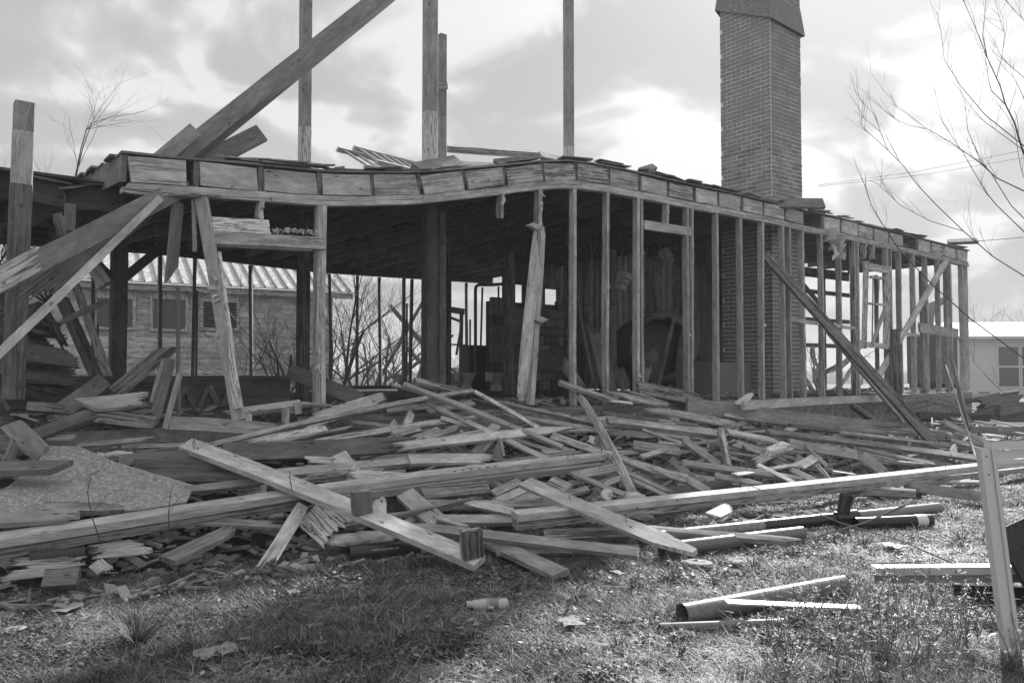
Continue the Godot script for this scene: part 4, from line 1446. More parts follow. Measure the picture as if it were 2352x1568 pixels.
	one(at_wall(1240, 358, 0.5), at_wall(1592, 436, 0.1), 0.15, 0.06, 45, wood(0.4, "old"), "roof_timber", "long weathered timber lying down the slope of the roof edge", "timber", 0, 1)
	one(at_wall(1012, 378, 0.9), at_wall(1215, 388, 0.5), 0.2, 0.06, 35, wood(0.26, "old"), "roof_plank", "dark plank lying on the roof beneath the squared rail", "plank")
	one(at_wall(955, 390, 0.7), at_wall(1050, 372, 0.9), 0.18, 0.1, 45, wood(0.26, "old"), "roof_block", "heavy block wedged at the foot of the thickest tall post", "block")
	one(at_wall(1472, 396, 0.3), at_wall(1502, 386, 0.3), 0.12, 0.1, 45, wood(0.3), "small_roof_block", "small block lying on the sloping roof timber", "block")
	one(at_wall(1138, 374, 0.6), at_wall(1215, 366, 0.5), 0.14, 0.05, 40, wood(0.24, "old"), "nailed_block", "dark nailed offcut on the crest of the roof", "block")
	one(at_wall(772, 394, 0.5), at_wall(792, 391, 0.5), 0.1, 0.04, 70, wood(0.24), "roof_chip", "small dark offcut standing on the dip of the roof", "block")
	one(at_wall(1745, 466, 0.2), at_wall(1892, 468, -0.35), 0.2, 0.06, 60, wood(0.24, "old"), "overhanging_board", "thick board jutting over the roof edge below the chimney", "board")
	one(at_wall(2178, 556, 0.3), at_wall(2246, 553, -0.2), 0.2, 0.07, 30, wood(0.14, "old"), "corner_board", "dark board jutting out at the far roof corner", "board")
	# extension ladder on the roof
	var a := at_wall(806, 362, 0.8)
	var b := at_wall(960, 398, 1.9)
	var ax := (b - a).normalized()
	var wx := (V * 0.8 + Vector3(0, 0.5, 0) - ax * (V * 0.8 + Vector3(0, 0.5, 0)).dot(ax)).normalized()
	var ld := node("extension_ladder", "aluminium extension ladder lying on the dip of the roof", "ladder", a)
	var al := plain(0.6, 0.35, 0.6)
	var up := wx.cross(ax).normalized()
	for sec in 2:
		var o := (up if up.y > 0 else -up) * 0.075 * sec + ax * 0.28 * sec
		var hw := 0.21 - 0.03 * sec
		for e in [-1.0, 1.0]:
			var m := MB.new()
			m.box(o + wx * hw * e + ax * 1.0, ax * 1.0, up * 0.032, wx * 0.012)
			build(m, "rail", al, ld)
		for i in 6:
			var m := MB.new()
			m.tube([o - wx * (hw + 0.015) + ax * (0.16 + i * 0.3), o + wx * (hw + 0.015) + ax * (0.16 + i * 0.3)], [0.016, 0.016], 8)
			build(m, "rung", al, ld)
	# nails that stick out of the roof boards

const REG := [[0.0, 0.0], [0.0, 846.7], [376.3, 846.7], [846.7, 846.7], [1317.1, 846.7], [1764.0, 893.8]]
func zp(r: int, x: float, y: float) -> Vector2:
	# enlargements of the photograph (3.76 times) back to its pixels; region 0 is plain pixels
	if r == 0:
		return Vector2(x, y)
	return Vector2(REG[r][0] + x * 0.2502, REG[r][1] + y * 0.2502)

func nails(o: MeshInstance3D, where: Array, t: float, h := 0.06):
	for q in where:
		var mb := MB.new()
		var p := Vector3(q[0], t / 2, q[1])
		var k := p + Vector3(rng.randf_range(-0.01, 0.01), h * 0.7, rng.randf_range(-0.008, 0.008))
		mb.tube([p - Vector3(0, 0.01, 0), k, k + Vector3(rng.randf_range(-0.02, 0.02), h * 0.3, 0)], [0.0032, 0.003, 0.0026], 5)
		build(mb, "nail", plain(0.06, 0.6), o)

const LAND := {"nailed_plank": "long pale nailed plank", "swirled_plank": "plank with swirling grain", "long_beam": "long beam in front of the chipboard", "drilled_beam": "beam with drilled holes", "sunlit_beam": "very long sunlit beam", "tapering_plank": "bleached tapering plank", "standing_split_board": "standing split board", "great_plank": "great plank on edge", "widest_board": "widest flat board", "upright_short_board": "upright short board", "smooth_beam": "thick smooth beam", "curling_knot_plank": "plank with the curling knot", "level_board": "level board before the foundation", "rear_timber": "long dark rear timber", "broad_board": "broad pale broken board", "knotted_board": "knotted board on edge", "flat_wide_plank": "flat wide weathered plank", "sliding_tapered_plank": "tapered plank sliding to the pipes", "low_pointed_rail": "low pointed rail", "white_rimmed_board": "white-rimmed board", "narrow_rail": "long narrow rail", "dark_chipped_plank": "dark plank with chipped spots", "shattered_plank": "plank with the shattered end", "white_block": "white painted block", "black_beam": "long black beam", "rim_lit_board": "rim-lit board on the grass", "thick_timber": "thick squared timber end", "grass_plank": "dark plank on the grass", "splitting_board": "broad splitting board"}
func looks(cat: String, l: float, tone: float, e0: int, e1: int) -> String:
	var size := "long " if l > 1.3 else ("short " if l < 0.55 else "")
	var shade := "pale " if tone > 0.45 else ("grey " if tone > 0.31 else "dark ")
	var ends := "splintered " if e0 == 1 or e1 == 1 else ("pointed " if e0 == 3 or e1 == 3 else "sawn ")
	return size + shade + ends + cat

func lumber():
	var G := ["", "splintered board lying in the lumber pile before the stud wall", "thin lath strip lying in the lumber pile before the stud wall", "short offcut lying in the lumber pile before the stud wall"]
	var C := ["", "board", "lath", "offcut"]
	var N := ["", "splintered_board", "lath_strip", "lumber_offcut"]
	# region, x1, y1, x2, y2, width, thickness, roll, lift at each end, end kinds, tone, texture, label (a number: look-alikes), name, category
	var T := [
		[2, 200, 700, 2900, 1785, .18, .055, 22, .14, .04, 0, 0, .6, "old", "long pale plank with upright nails slanting down over the pile to the grass", "nailed_plank", "plank"],
		[2, 1600, 800, 2120, 1420, .19, .05, 25, .13, .03, 0, 2, .56, "old", "pale plank with swirling grain passing under the long nailed plank", "swirled_plank", "plank"],
		[0, 692, 1165, 598, 1316, .12, .06, 30, .12, .03, 0, 1, .6, "old", "short pale board with a ragged tip resting on the grass", "ragged_board", "board"],
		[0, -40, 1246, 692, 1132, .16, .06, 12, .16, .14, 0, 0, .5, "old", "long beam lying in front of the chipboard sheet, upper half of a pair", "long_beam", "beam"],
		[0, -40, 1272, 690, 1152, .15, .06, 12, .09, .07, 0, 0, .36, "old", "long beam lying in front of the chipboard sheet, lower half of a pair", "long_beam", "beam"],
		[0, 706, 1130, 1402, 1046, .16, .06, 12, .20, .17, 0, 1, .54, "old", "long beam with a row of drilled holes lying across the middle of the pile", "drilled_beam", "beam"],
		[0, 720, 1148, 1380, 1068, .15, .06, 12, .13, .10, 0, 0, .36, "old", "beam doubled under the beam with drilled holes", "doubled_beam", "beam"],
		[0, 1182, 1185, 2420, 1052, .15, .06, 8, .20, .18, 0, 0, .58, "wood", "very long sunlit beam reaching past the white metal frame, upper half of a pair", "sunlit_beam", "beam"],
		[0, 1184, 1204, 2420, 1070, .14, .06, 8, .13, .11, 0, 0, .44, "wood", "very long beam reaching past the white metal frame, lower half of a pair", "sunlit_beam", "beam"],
		[2, 540, 770, 2330, 690, .2, .05, 62, .16, .16, 0, 1, .2, "old", "dark plank with bright chipped spots lying on edge in the pile", "dark_chipped_plank", "plank"],
		[2, 400, 712, 2840, 205, .06, .04, 50, .12, .10, 0, 0, .42, "wood", "very long narrow strip bowed across the top of the pile", "bowed_strip", "strip"],
		[2, 1250, 520, 2040, 265, .18, .03, 60, .12, .16, 1, 1, .56, "wood", "broad pale board broken at both ends on top of the pile", "broad_board", "board"],
		[2, 545, 730, 1490, 555, .1, .03, 45, .10, .08, 1, 0, .6, "flake", "pale strip with peeling paint under the bowed strip", "peeling_strip", "strip"],
		[2, 860, 710, 1760, 525, .04, .03, 40, .12, .10, 0, 3, .4, "wood", 2],
		[2, 1320, 680, 2920, 440, .09, .04, 45, .12, .10, 1, 1, .56, "old", "long splintered strip crossing behind the pale pointed plank", "splintered_strip", "strip"],
		[2, 1040, 970, 2260, 850, .11, .05, 40, .13, .12, 0, 0, .46, "old", "plank with a clean sawn end beside the swirled plank", "sawn_plank", "plank"],
		[2, 1140, 1020, 2020, 920, .1, .04, 40, .13, .12, 1, 1, .44, "old", 1],
		[2, 1680, 970, 2380, 1030, .12, .05, 40, .16, .16, 1, 1, .58, "old", "rough shredded board lying over the drilled beam", "shredded_board", "board"],
		[2, 1280, 830, 1600, 850, .09, .03, 60, .12, .12, 1, 1, .6, "old", 1],
		[2, 1260, 318, 1610, 358, .06, .03, 40, .14, .10, 0, 3, .5, "wood", 2],
		[2, 50, 500, 1140, 575, .15, .05, 78, .16, .12, 0, 1, .38, "old", "board on edge with knots beneath the leaning jamb", "knotted_board", "board"],
		[1, 240, 350, 640, 380, .12, .05, 60, .12, .12, 0, 1, .26, "old", 1],
		[1, 830, 425, 1420, 500, .14, .05, 78, .16, .12, 0, 0, .34, "old", "board on edge beside the propped wide plank", "edge_board", "board"],
		[1, 250, 640, 860, 420, .13, .06, 45, .10, .14, 0, 0, .26, "old", "dark squared board slanting toward the chipboard sheet", "squared_board", "board"],
		[1, 690, 345, 1380, 270, .2, .04, 40, .22, .22, 2, 1, .48, "old", "wide weathered plank lying flat at the foot of the propped plank", "flat_wide_plank", "plank"],
		[1, 60, 470, 390, 790, .18, .04, 70, .20, .12, 2, 0, .34, "old", "dark board stuck upright at the corner of the chipboard sheet", "upright_board", "board"],
		[1, 130, 690, 60, 880, .16, .03, 80, .16, .10, 0, 0, .28, "old", 3],
		[1, -60, 915, 650, 905, .19, .05, 20, .26, .30, 0, 2, .28, "old", "dark plank lying on the edge of the chipboard sheet", "resting_plank", "plank"],
		[1, 390, 1275, 1230, 1300, .13, .04, 25, .20, .16, 0, 3, .34, "old", "brown-grey board lying on the chipboard just behind the long beam", "sheet_board", "board"],
		[1, -60, 1400, 730, 1350, .14, .04, 25, .22, .20, 0, 1, .34, "old", "splintered plank lying over the end of the long beam", "beam_end_plank", "plank"],
		[1, 420, 640, 700, 630, .1, .03, 20, .06, .06, 0, 2, .5, "old", 3],
		[1, 700, 710, 1430, 640, .1, .03, 20, .06, .06, 0, 1, .36, "old", 1],
		[1, 1080, 850, 2380, 770, .16, .05, 50, .08, .10, 0, 0, .2, "old", 1],
		[1, 1220, 900, 2380, 925, .16, .05, 60, .06, .08, 0, 0, .2, "old", 1],
		[1, 1400, 1000, 2250, 1010, .12, .05, 50, .05, .06, 0, 0, .18, "old", 1],
		[1, 1700, 1120, 2380, 1040, .1, .05, 40, .08, .08, 0, 0, .26, "old", 1],
		[1, 1780, 1390, 2640, 1440, .14, .03, 20, .05, .05, 0, 1, .36, "old", 1],
		[0, 384, 1288, 540, 1212, .2, .04, 8, .03, .05, 0, 1, .28, "old", "broad dark board lying flat on the grass below the long beam", "grass_board", "board"],
		[3, 420, 110, 880, 225, .1, .05, 40, .18, .14, 0, 0, .5, "wood", "squared rail leaning out over the pile by the lavatory bowls", "leaning_rail", "rail"],
		[3, 320, 145, 1780, 725, .07, .05, 40, .18, .14, 0, 0, .42, "wood", "long narrow rail running down through the middle of the pile", "narrow_rail", "rail"],
		[3, 215, 148, 630, 268, .05, .03, 40, .2, .16, 0, 0, .5, "wood", 2],
		[3, 505, 308, 1650, 840, .07, .04, 40, .16, .12, 3, 0, .54, "wood", "pale pointed strip running down to the drilled beam", "pointed_strip", "strip"],
		[3, 200, 725, 1890, 545, .12, .04, 45, .20, .20, 1, 3, .62, "old", "long bleached plank tapering to a point on top of the pile", "tapering_plank", "plank"],
		[3, 370, 840, 1160, 830, .15, .04, 40, .15, .15, 0, 1, .56, "old", "pale plank with a shattered end behind the drilled beam", "shattered_plank", "plank"],
		[3, 970, 212, 1580, 560, .05, .04, 45, .16, .12, 0, 0, .55, "flake", "thin double strip with white paint sliding down the pile", "white_strip", "strip"],
		[3, 1180, 310, 2260, 545, .09, .04, 40, .14, .12, 0, 1, .46, "old", 1],
		[3, 1200, 425, 2280, 605, .1, .04, 40, .10, .10, 1, 1, .42, "old", 1],
		[0, 1328, 905, 1452, 1130, .1, .05, 50, .28, .10, 2, 0, .6, "old", "pale split board standing out of the pile toward the stud wall", "standing_split_board", "board"],
		[0, 1268, 1000, 1578, 1100, .1, .03, 55, .16, .16, 0, 0, .44, "flake", "long board on edge with a white lower rim crossing the drilled beam", "white_rimmed_board", "board"],
		[4, 1030, 1010, 1240, 1130, .12, .04, 35, .14, .10, 0, 0, .5, "wood", 3],
		[3, 330, 1150, 640, 1420, .2, .05, 25, .10, .04, 0, 0, .46, "wood", "broad smooth plank dropping from under the drilled beam", "smooth_plank", "plank"],
		[3, 480, 1165, 1090, 1110, .15, .1, 45, .10, .10, 0, 0, .32, "old", "thick squared timber end under the drilled beam", "thick_timber", "timber"],
		[3, 540, 1250, 1800, 1250, .15, .05, 25, .08, .08, 0, 0, .42, "old", 1],
		[3, 750, 1195, 1330, 1320, .1, .04, 40, .12, .10, 3, 0, .5, "old", 1],
		[3, 640, 1390, 1310, 1390, .15, .05, 30, .05, .05, 0, 0, .4, "old", 1],
		[0, 1207, 1108, 1642, 1286, .17, .04, 25, .22, .05, 0, 3, .5, "old", "tapered plank sliding over the sunlit beam to the pipes", "sliding_tapered_plank", "plank"],
		[0, 898, 1204, 1466, 1272, .09, .05, 40, .14, .08, 3, 0, .44, "old", "long pointed rail lying low along the front of the pile", "low_pointed_rail", "rail"],
		[0, 1005, 1191, 1085, 1212, .07, .03, 30, .1, .1, 0, 3, .5, "wood", 2],
		[0, 1112, 1240, 1290, 1320, .16, .04, 10, .06, .03, 0, 0, .3, "old", "dark plank reaching from the pile onto the grass behind the bottle", "grass_plank", "plank"],
		[0, 1140, 1268, 1470, 1262, .12, .03, 30, .04, .04, 0, 0, .3, "old", 1],
		[0, 1250, 1232, 1440, 1224, .15, .05, 35, .05, .05, 0, 0, .34, "old", 1],
		[0, 1490, 1216, 1860, 1246, .06, .05, 35, .1, .06, 0, 3, .56, "wood", "sunlit stake with a pointed end lying over the grey pipe", "pointed_stake", "stake"],
		[4, 0, 980, 450, 900, .16, .03, 20, .12, .12, 0, 0, .46, "wood", "flat board with a bent nail under the end of the drilled beam", "bent_nail_board", "board"],
		[4, 0, 965, 470, 1160, .08, .04, 40, .12, .08, 0, 0, .42, "wood", 1],
		[3, 1140, 1150, 1390, 1035, .12, .03, 25, .08, .10, 0, 0, .5, "wood", 3],
		[3, 1160, 1225, 1480, 1090, .12, .03, 25, .07, .08, 0, 0, .5, "wood", 3],
		[3, 1350, 1220, 1600, 1140, .16, .02, 20, .06, .07, 0, 1, .46, "old", 3],
		[3, 1670, 1030, 1840, 1110, .16, .06, 30, .1, .1, 0, 0, .42, "old", 3],
		[3, 1780, 1160, 2010, 1105, .09, .04, 30, .08, .08, 0, 0, .42, "wood", 3],
		[3, 540, 390, 955, 310, .15, .03, 30, .1, .12, 0, 0, .5, "wood", 3],
		[3, 160, 380, 720, 330, .12, .03, 40, .1, .1, 0, 0, .42, "old", 1],
		[3, 390, 405, 340, 540, .13, .04, 55, .16, .1, 0, 0, .5, "wood", 3],
		[3, 240, 490, 200, 560, .1, .04, 55, .12, .1, 0, 0, .46, "wood", 3],
		[3, 410, 650, 650, 560, .12, .04, 30, .1, .12, 0, 0, .42, "wood", 3],
		[3, 520, 650, 850, 530, .1, .04, 30, .1, .1, 0, 1, .5, "old", 3],
		[3, 830, 590, 890, 700, .15, .03, 80, .12, .06, 0, 0, .46, "wood", 3],
		[3, 1090, 590, 1180, 510, .14, .05, 60, .12, .14, 0, 0, .5, "wood", 3],
		[3, 960, 780, 1090, 650, .1, .03, 70, .06, .12, 0, 0, .42, "wood", 3],
		[3, 1180, 700, 1220, 860, .24, .03, 70, .14, .06, 0, 1, .34, "old", 3],
		[3, 1600, 770, 1890, 740, .1, .04, 30, .1, .1, 0, 1, .5, "old", 3],
		[3, 2090, 640, 2150, 760, .12, .04, 80, .12, .06, 0, 0, .42, "old", 3],
		[4, 590, 175, 1230, 310, .24, .05, 72, .22, .14, 0, 1, .3, "old", "wide plank with a curling knot standing on edge against the studs", "curling_knot_plank", "plank"],
		[4, 1040, 340, 3130, 590, .27, .06, 80, .16, .18, 0, 1, .36, "old", "great plank on edge running along the pile past the foundation", "great_plank", "plank"],
		[0, 1707, 932, 2052, 914, .16, .05, 82, .3, .34, 0, 0, .5, "wood", "board on edge resting level in front of the foundation", "level_board", "board"],
		[4, 270, 205, 900, 350, .2, .03, 25, .18, .14, 3, 1, .5, "old", "broad splitting board leaning down from the studs", "splitting_board", "board"],
		[4, 640, 360, 1500, 520, .22, .03, 25, .14, .12, 1, 1, .52, "old", "broad grey board with ragged ends below the wide knotted plank", "broad_ragged_board", "board"],
		[0, 1284, 878, 1418, 922, .09, .05, 45, .2, .16, 0, 0, .46, "wood", "stick passing behind a stud and out over the pile", "passing_stick", "stick"],
		[4, 430, 185, 870, 322, .04, .03, 40, .2, .14, 3, 0, .42, "wood", 2],
		[4, 330, 292, 540, 318, .06, .03, 40, .18, .16, 1, 0, .62, "flake", 2],
		[4, 310, 480, 1320, 605, .15, .07, 35, .16, .14, 0, 0, .48, "wood", "thick smooth beam pointing at the upright short board", "smooth_beam", "beam"],
		[4, 1420, 580, 1940, 680, .26, .03, 15, .12, .10, 0, 2, .52, "old", "widest board of the pile, lying flat with a slanted end", "widest_board", "board"],
		[0, 1654, 988, 1674, 1076, .11, .06, 70, .24, .06, 0, 0, .52, "wood", "short board standing upright in the middle of the lumber", "upright_short_board", "board"],
		[4, 1020, 660, 1340, 890, .1, .05, 40, .14, .08, 0, 0, .48, "wood", "short squared board tilting beside the upright short board", "tilting_board", "board"],
		[4, 630, 810, 880, 730, .09, .03, 30, .14, .14, 0, 0, .52, "wood", 3],
		[4, 545, 720, 970, 780, .16, .1, 40, .1, .1, 0, 0, .4, "wood", "thick beam end with a clean sawn face in the lumber", "sawn_beam_end", "beam"],
		[4, 640, 560, 1030, 700, .05, .03, 40, .12, .1, 0, 0, .46, "wood", 2],
		[4, 780, 680, 1030, 700, .05, .03, 30, .1, .1, 0, 0, .5, "wood", 2],
		[4, 1000, 870, 2180, 1030, .09, .05, 45, .14, .1, 0, 3, .42, "wood", "long rail lying behind the sunlit beam", "rear_rail", "rail"],
		[4, 1300, 985, 1780, 1065, .1, .04, 50, .1, .06, 0, 3, .4, "wood", 1],
		[4, 900, 830, 1130, 1030, .1, .03, 60, .12, .08, 0, 0, .32, "old", 1],
		[4, 470, 940, 940, 1150, .07, .03, 40, .1, .08, 1, 1, .44, "old", 1],
		[4, 500, 1000, 860, 1170, .06, .03, 40, .08, .08, 1, 0, .4, "old", 2],
		[4, 600, 900, 780, 1010, .07, .03, 40, .1, .08, 1, 1, .4, "old", 2],
		[4, 1450, 680, 2050, 850, .16, .04, 40, .08, .06, 0, 1, .44, "wood", 1],
		[4, 1640, 870, 1990, 720, .15, .03, 30, .1, .12, 1, 0, .46, "old", 3],
		[4, 2030, 915, 2240, 800, .16, .015, 20, .08, .1, 1, 0, .66, "old", "small pale plywood scrap shining in the sun on the lumber", "plywood_scrap", "plywood"],
		[4, 1790, 770, 1950, 700, .14, .07, 20, .16, .18, 0, 0, .75, "flake", "white painted block lying on top of the lumber", "white_block", "block"],
		[4, 2120, 690, 2330, 890, .06, .03, 50, .16, .06, 0, 0, .5, "wood", 2],
		[5, 450, 690, 560, 820, .06, .03, 50, .08, .04, 0, 0, .5, "wood", 2],
		[5, 0, 395, 1930, 640, .14, .05, 35, .16, .1, 0, 0, .34, "old", "long dark timber lying behind the sunlit beam toward the white metal frame", "rear_timber", "timber"],
		[5, 200, 500, 815, 605, .15, .05, 70, .14, .12, 0, 0, .46, "wood", "board on edge with a sawn end near the white painted block", "sawn_edge_board", "board"],
		[5, 660, 400, 1940, 560, .1, .04, 35, .1, .08, 0, 0, .4, "wood", 1],
		[5, 830, 540, 1530, 690, .1, .04, 30, .1, .06, 0, 0, .36, "old", 1],
		[5, 820, 640, 1520, 695, .06, .04, 20, .06, .05, 0, 1, .5, "wood", 1],
		[5, 880, 610, 1070, 765, .14, .05, 60, .2, .1, 0, 0, .5, "wood", "squared offcut sticking up behind the sunlit beam", "sticking_offcut", "offcut"],
		[5, 340, 500, 540, 710, .05, .03, 50, .18, .06, 0, 0, .5, "wood", 2],
		[5, 600, 755, 800, 782, .06, .02, 10, .08, .08, 0, 0, .6, "wood", 2],
		[5, 790, 145, 980, 280, .12, .05, 50, .14, .06, 0, 0, .4, "wood", "short board leaning on the foundation behind the great plank", "foundation_board", "board"],
		[5, 1610, 290, 2010, 490, .1, .03, 40, .3, .16, 0, 0, .55, "wood", "sunlit board dropping behind the top of the white metal frame", "dropping_board", "board"],
		[5, 1380, 245, 2400, 270, .2, .06, 60, .1, .1, 0, 0, .16, "old", "long black beam lying at the foot of the foundation", "black_beam", "beam"],
		[5, 1400, 310, 1600, 325, .07, .04, 30, .1, .1, 0, 0, .55, "wood", 2],
		[5, 1480, 400, 1930, 570, .14, .05, 40, .08, .06, 0, 0, .34, "old", 1],
		[5, 1650, 455, 2000, 520, .08, .03, 30, .1, .08, 0, 0, .46, "wood", 1],
		[5, 1880, 355, 2400, 410, .12, .04, 35, .06, .06, 0, 0, .4, "wood", 1],
		[5, 1960, 410, 2200, 440, .14, .02, 15, .06, .06, 1, 1, .5, "old", 3],
		[5, 1760, 115, 2150, 45, .1, .06, 60, .24, .3, 0, 0, .16, "old", "dark board lying on the broken concrete beyond the wall end", "concrete_board", "board"],
		[5, 1790, 165, 2080, 230, .06, .03, 30, .16, .12, 0, 0, .5, "wood", 2],
		[5, 1270, 856, 1960, 856, .07, .04, 20, .06, .06, 3, 0, .6, "wood", "sunlit pale stick lying on the grass behind the white metal frame", "grass_stick", "stick"],
		[5, 1265, 875, 1960, 985, .12, .05, 72, .08, .07, 0, 0, .4, "wood", "board on edge with a sunlit rim on the grass behind the white metal frame", "rim_lit_board", "board"],
		[5, 690, 950, 1360, 975, .1, .04, 60, .05, .05, 0, 0, .3, "old", 1],
		[5, 950, 905, 1360, 940, .07, .04, 30, .08, .07, 0, 0, .42, "wood", 1],
		[5, 1060, 410, 1220, 470, .14, .02, 20, .1, .1, 0, 0, .6, "flake", 3],
		[5, 2050, 285, 2330, 350, .05, .03, 30, .08, .06, 0, 0, .6, "wood", 2],
		[5, 180, 380, 320, 330, .14, .02, 20, .08, .08, 0, 0, .46, "wood", 3]]
	var hold := {}
	for q in T:
		var a2 := zp(q[0], q[1], q[2])
		var b2 := zp(q[0], q[3], q[4])
		var a := at_pile(a2.x, a2.y, q[8])
		var b := at_pile(b2.x, b2.y, q[9])
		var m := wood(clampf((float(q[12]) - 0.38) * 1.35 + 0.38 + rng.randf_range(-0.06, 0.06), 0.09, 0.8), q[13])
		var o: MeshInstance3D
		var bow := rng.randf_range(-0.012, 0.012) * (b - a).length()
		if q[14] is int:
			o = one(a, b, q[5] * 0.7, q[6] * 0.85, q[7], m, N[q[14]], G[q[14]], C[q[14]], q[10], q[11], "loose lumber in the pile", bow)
			alike.append([o, looks(C[q[14]], (b - a).length(), q[12], q[10], q[11]), (a + b) / 2])
		else:
			var sag := 0.0
			if q[15] == "bowed_strip":
				sag = 0.12
			o = one(a, b, q[5] * 0.82, q[6], q[7], m, q[15], q[14], q[16], q[10], q[11], "", bow, sag)
			if LAND.has(q[15]):
				mark(a, b, LAND[q[15]])
			if not hold.has(q[15]):
				hold[q[15]] = [o, (b - a).length(), q[6]]
	var np: Array = hold["nailed_plank"]
	var L: float = np[1]
	nails(np[0], [[-L / 2 + .05, -.05], [-L / 2 + .12, 0], [-L / 2 + .16, .04], [-L * .11, -.05], [-L * .09, .0], [-L * .07, .05]], np[2], 0.08)
	np = hold["drilled_beam"]
	L = np[1]
	nails(np[0], [[L * .32, 0.02], [L * .35, -.02], [L * .46, 0]], np[2], 0.05)
	for i in 6:
		var hole := MB.new()
		hole.tube([Vector3(-L * 0.08 + i * 0.09, 0.024, 0), Vector3(-L * 0.08 + i * 0.09, 0.0312, 0)], [0.014, 0.014], 10)
		build(hole, "drill_hole", plain(0.01), np[0])
	np = hold["bent_nail_board"]
	nails(np[0], [[0.0, 0.0]], np[2], 0.09)
	np = hold["sunlit_beam"]
	L = np[1]
	nails(hold["sunlit_beam"][0], [[-L * .2, 0], [-L * .19, .02], [-L * .04, .02], [-L * .03, -.02], [L * .05, 0], [L * .2, .02]], 0.06, 0.05)
	np = hold["sliding_tapered_plank"]
	nails(np[0], [[0.2, 0.0], [-0.4, 0.03]], np[2], 0.07)
	# doubled blocks nailed upright on the long plank
	for q in [[833, 1176, 0.17, "paired wooden block standing upright halfway down the long nailed plank"], [1084, 1272, 0.19, "paired wooden block standing upright near the foot of the long nailed plank"]]:
		var on: MeshInstance3D = hold["nailed_plank"][0]
		var p := Vector3.ZERO
		var miss := 1e9
		for i in 200:
			var g: Vector3 = on.transform * Vector3((i / 199.0 - 0.5) * float(hold["nailed_plank"][1]), 0.026, 0.0)
			if absf(pixel_of(g).x - q[0]) < miss:
				miss = absf(pixel_of(g).x - q[0])
				p = g
		var n := node("upright_block", q[3], "block", p)
		var ax := Vector3(0.93, 0, -0.36).normalized()
		for e in 2:
			var o := put(board_mesh(q[2], 0.145, 0.036), "slab", wood(0.5 if e == 0 else 0.2, "old"), n)
			o.transform = Transform3D(Basis(Vector3.UP, ax.cross(Vector3.UP), ax), Vector3(0, q[2] / 2, 0) + ax.cross(Vector3.UP) * (-0.02 + 0.038 * e))
		n.rotation = Vector3(0.08, 0.1, 0.06)
	# legs of the small broken frame
	var sf := node("broken_stud_frame", "small broken stud frame with a level rail at the edge of the floor", "frame", at_pile(551, 946, 0.12))
	beam(at_pile(551, 946, 0.12), at_pile(690, 928, 0.1), 0.09, 0.05, 35, wood(0.56), "rail", sf)
	for q in [[655, 936, 655, 978], [566, 950, 568, 972], [682, 925, 684, 950]]:
		beam(at_wall(q[0], q[1], -0.25), at_wall(q[2], q[3], -0.25), 0.07, 0.06, 80, wood(0.5), "leg", sf)
	one(at_wall(664, 852, 0.6), at_pile(830, 920, 0.2), 0.16, 0.05, 70, wood(0.14, "old"), "dark_leaning_plank", "dark plank leaning down from the tall painted post", "plank")
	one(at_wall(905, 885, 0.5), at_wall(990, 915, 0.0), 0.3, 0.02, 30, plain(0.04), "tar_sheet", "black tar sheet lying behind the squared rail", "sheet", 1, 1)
	# chipboard sheet
	var ob := MB.new()
	var px := [[83, 1062], [112, 1024], [180, 1024], [262, 1060], [445, 1114], [428, 1152], [325, 1170], [-40, 1200], [-40, 1135], [8, 1124]]
	var pa := at_depth(0, 1197, 5.3)
	var pb := at_depth(445, 1114, 6.4)
	var pc := at_depth(112, 1024, 6.45)
	var nn := (pb - pa).cross(pc - pa).normalized()
	if nn.y < 0:
		nn = -nn
	var poly := []
	for q in px:
		var r := ray(q[0], q[1])
		poly.append(CAM + r * ((pa - CAM).dot(nn) / r.dot(nn)))
	var mid := Vector3.ZERO
	for q in poly:
		mid += q / poly.size()
	for i in poly.size():
		var j := (i + 1) % poly.size()
		ob.tri(poly[i] - mid, poly[j] - mid, Vector3.ZERO, Vector2.ZERO, Vector2.ZERO, Vector2.ZERO, nn)
		ob.quad(poly[i] - mid, poly[j] - mid, poly[j] - mid - nn * 0.018, poly[i] - mid - nn * 0.018)
		ob.tri(poly[i] - mid - nn * 0.018, poly[j] - mid - nn * 0.018, -nn * 0.018, Vector2.ZERO, Vector2.ZERO, Vector2.ZERO, -nn)
	var osb := build(ob, "chipboard_sheet", tri_mat("flakes", 0.72, 1.3, 0.85, 0.8), null, mid)
	mark(poly[0], poly[4], "chipboard sheet")
	tag(osb, "large broken chipboard sheet lying on the slope of the pile", "chipboard")
	# filler: look-alike broken boards through the heap
	for i in 400:
		var s := rng.randf_range(-6.4, 10.5)
		var off := -rng.randf() * lut(s, [-7.0, -5.0, -2.0, 0.0, 4.0, 8.0, 13.0], [1.9, 2.0, 2.6, 3.0, 2.9, 2.4, 2.0])
		var p := W(s, 0, off)
		var l := rng.randf_range(0.25, 1.9)
		var ang := rng.randfn(0.0, 0.45) + (0.0 if rng.randf() < 0.65 else rng.randf_range(-1.5, 1.5))
		var d := U * cos(ang) + V * sin(ang)
		var a := p - d * l / 2
		var b := p + d * l / 2
		var lift := rng.randf_range(-0.14, 0.07)
		a.y = pile(a) + lift + rng.randf_range(-0.1, 0.12)
		b.y = pile(b) + lift + rng.randf_range(-0.1, 0.12)
		if s < -4.2 and off < -0.5 and off > -1.9:
			continue
		if off_of(a) > -0.1 or off_of(b) > -0.1:
			continue
		var k := 1 if l > 0.7 else 3
		var w := rng.randf_range(0.035, 0.11)
		if rng.randf() < 0.45:
			k = 2
			w = rng.randf_range(0.018, 0.045)
		var tone := rng.randf_range(0.14, 0.62)
		var e0 := rng.randi() % 2
		var e1: int = [0, 1, 1, 3][rng.randi() % 4]
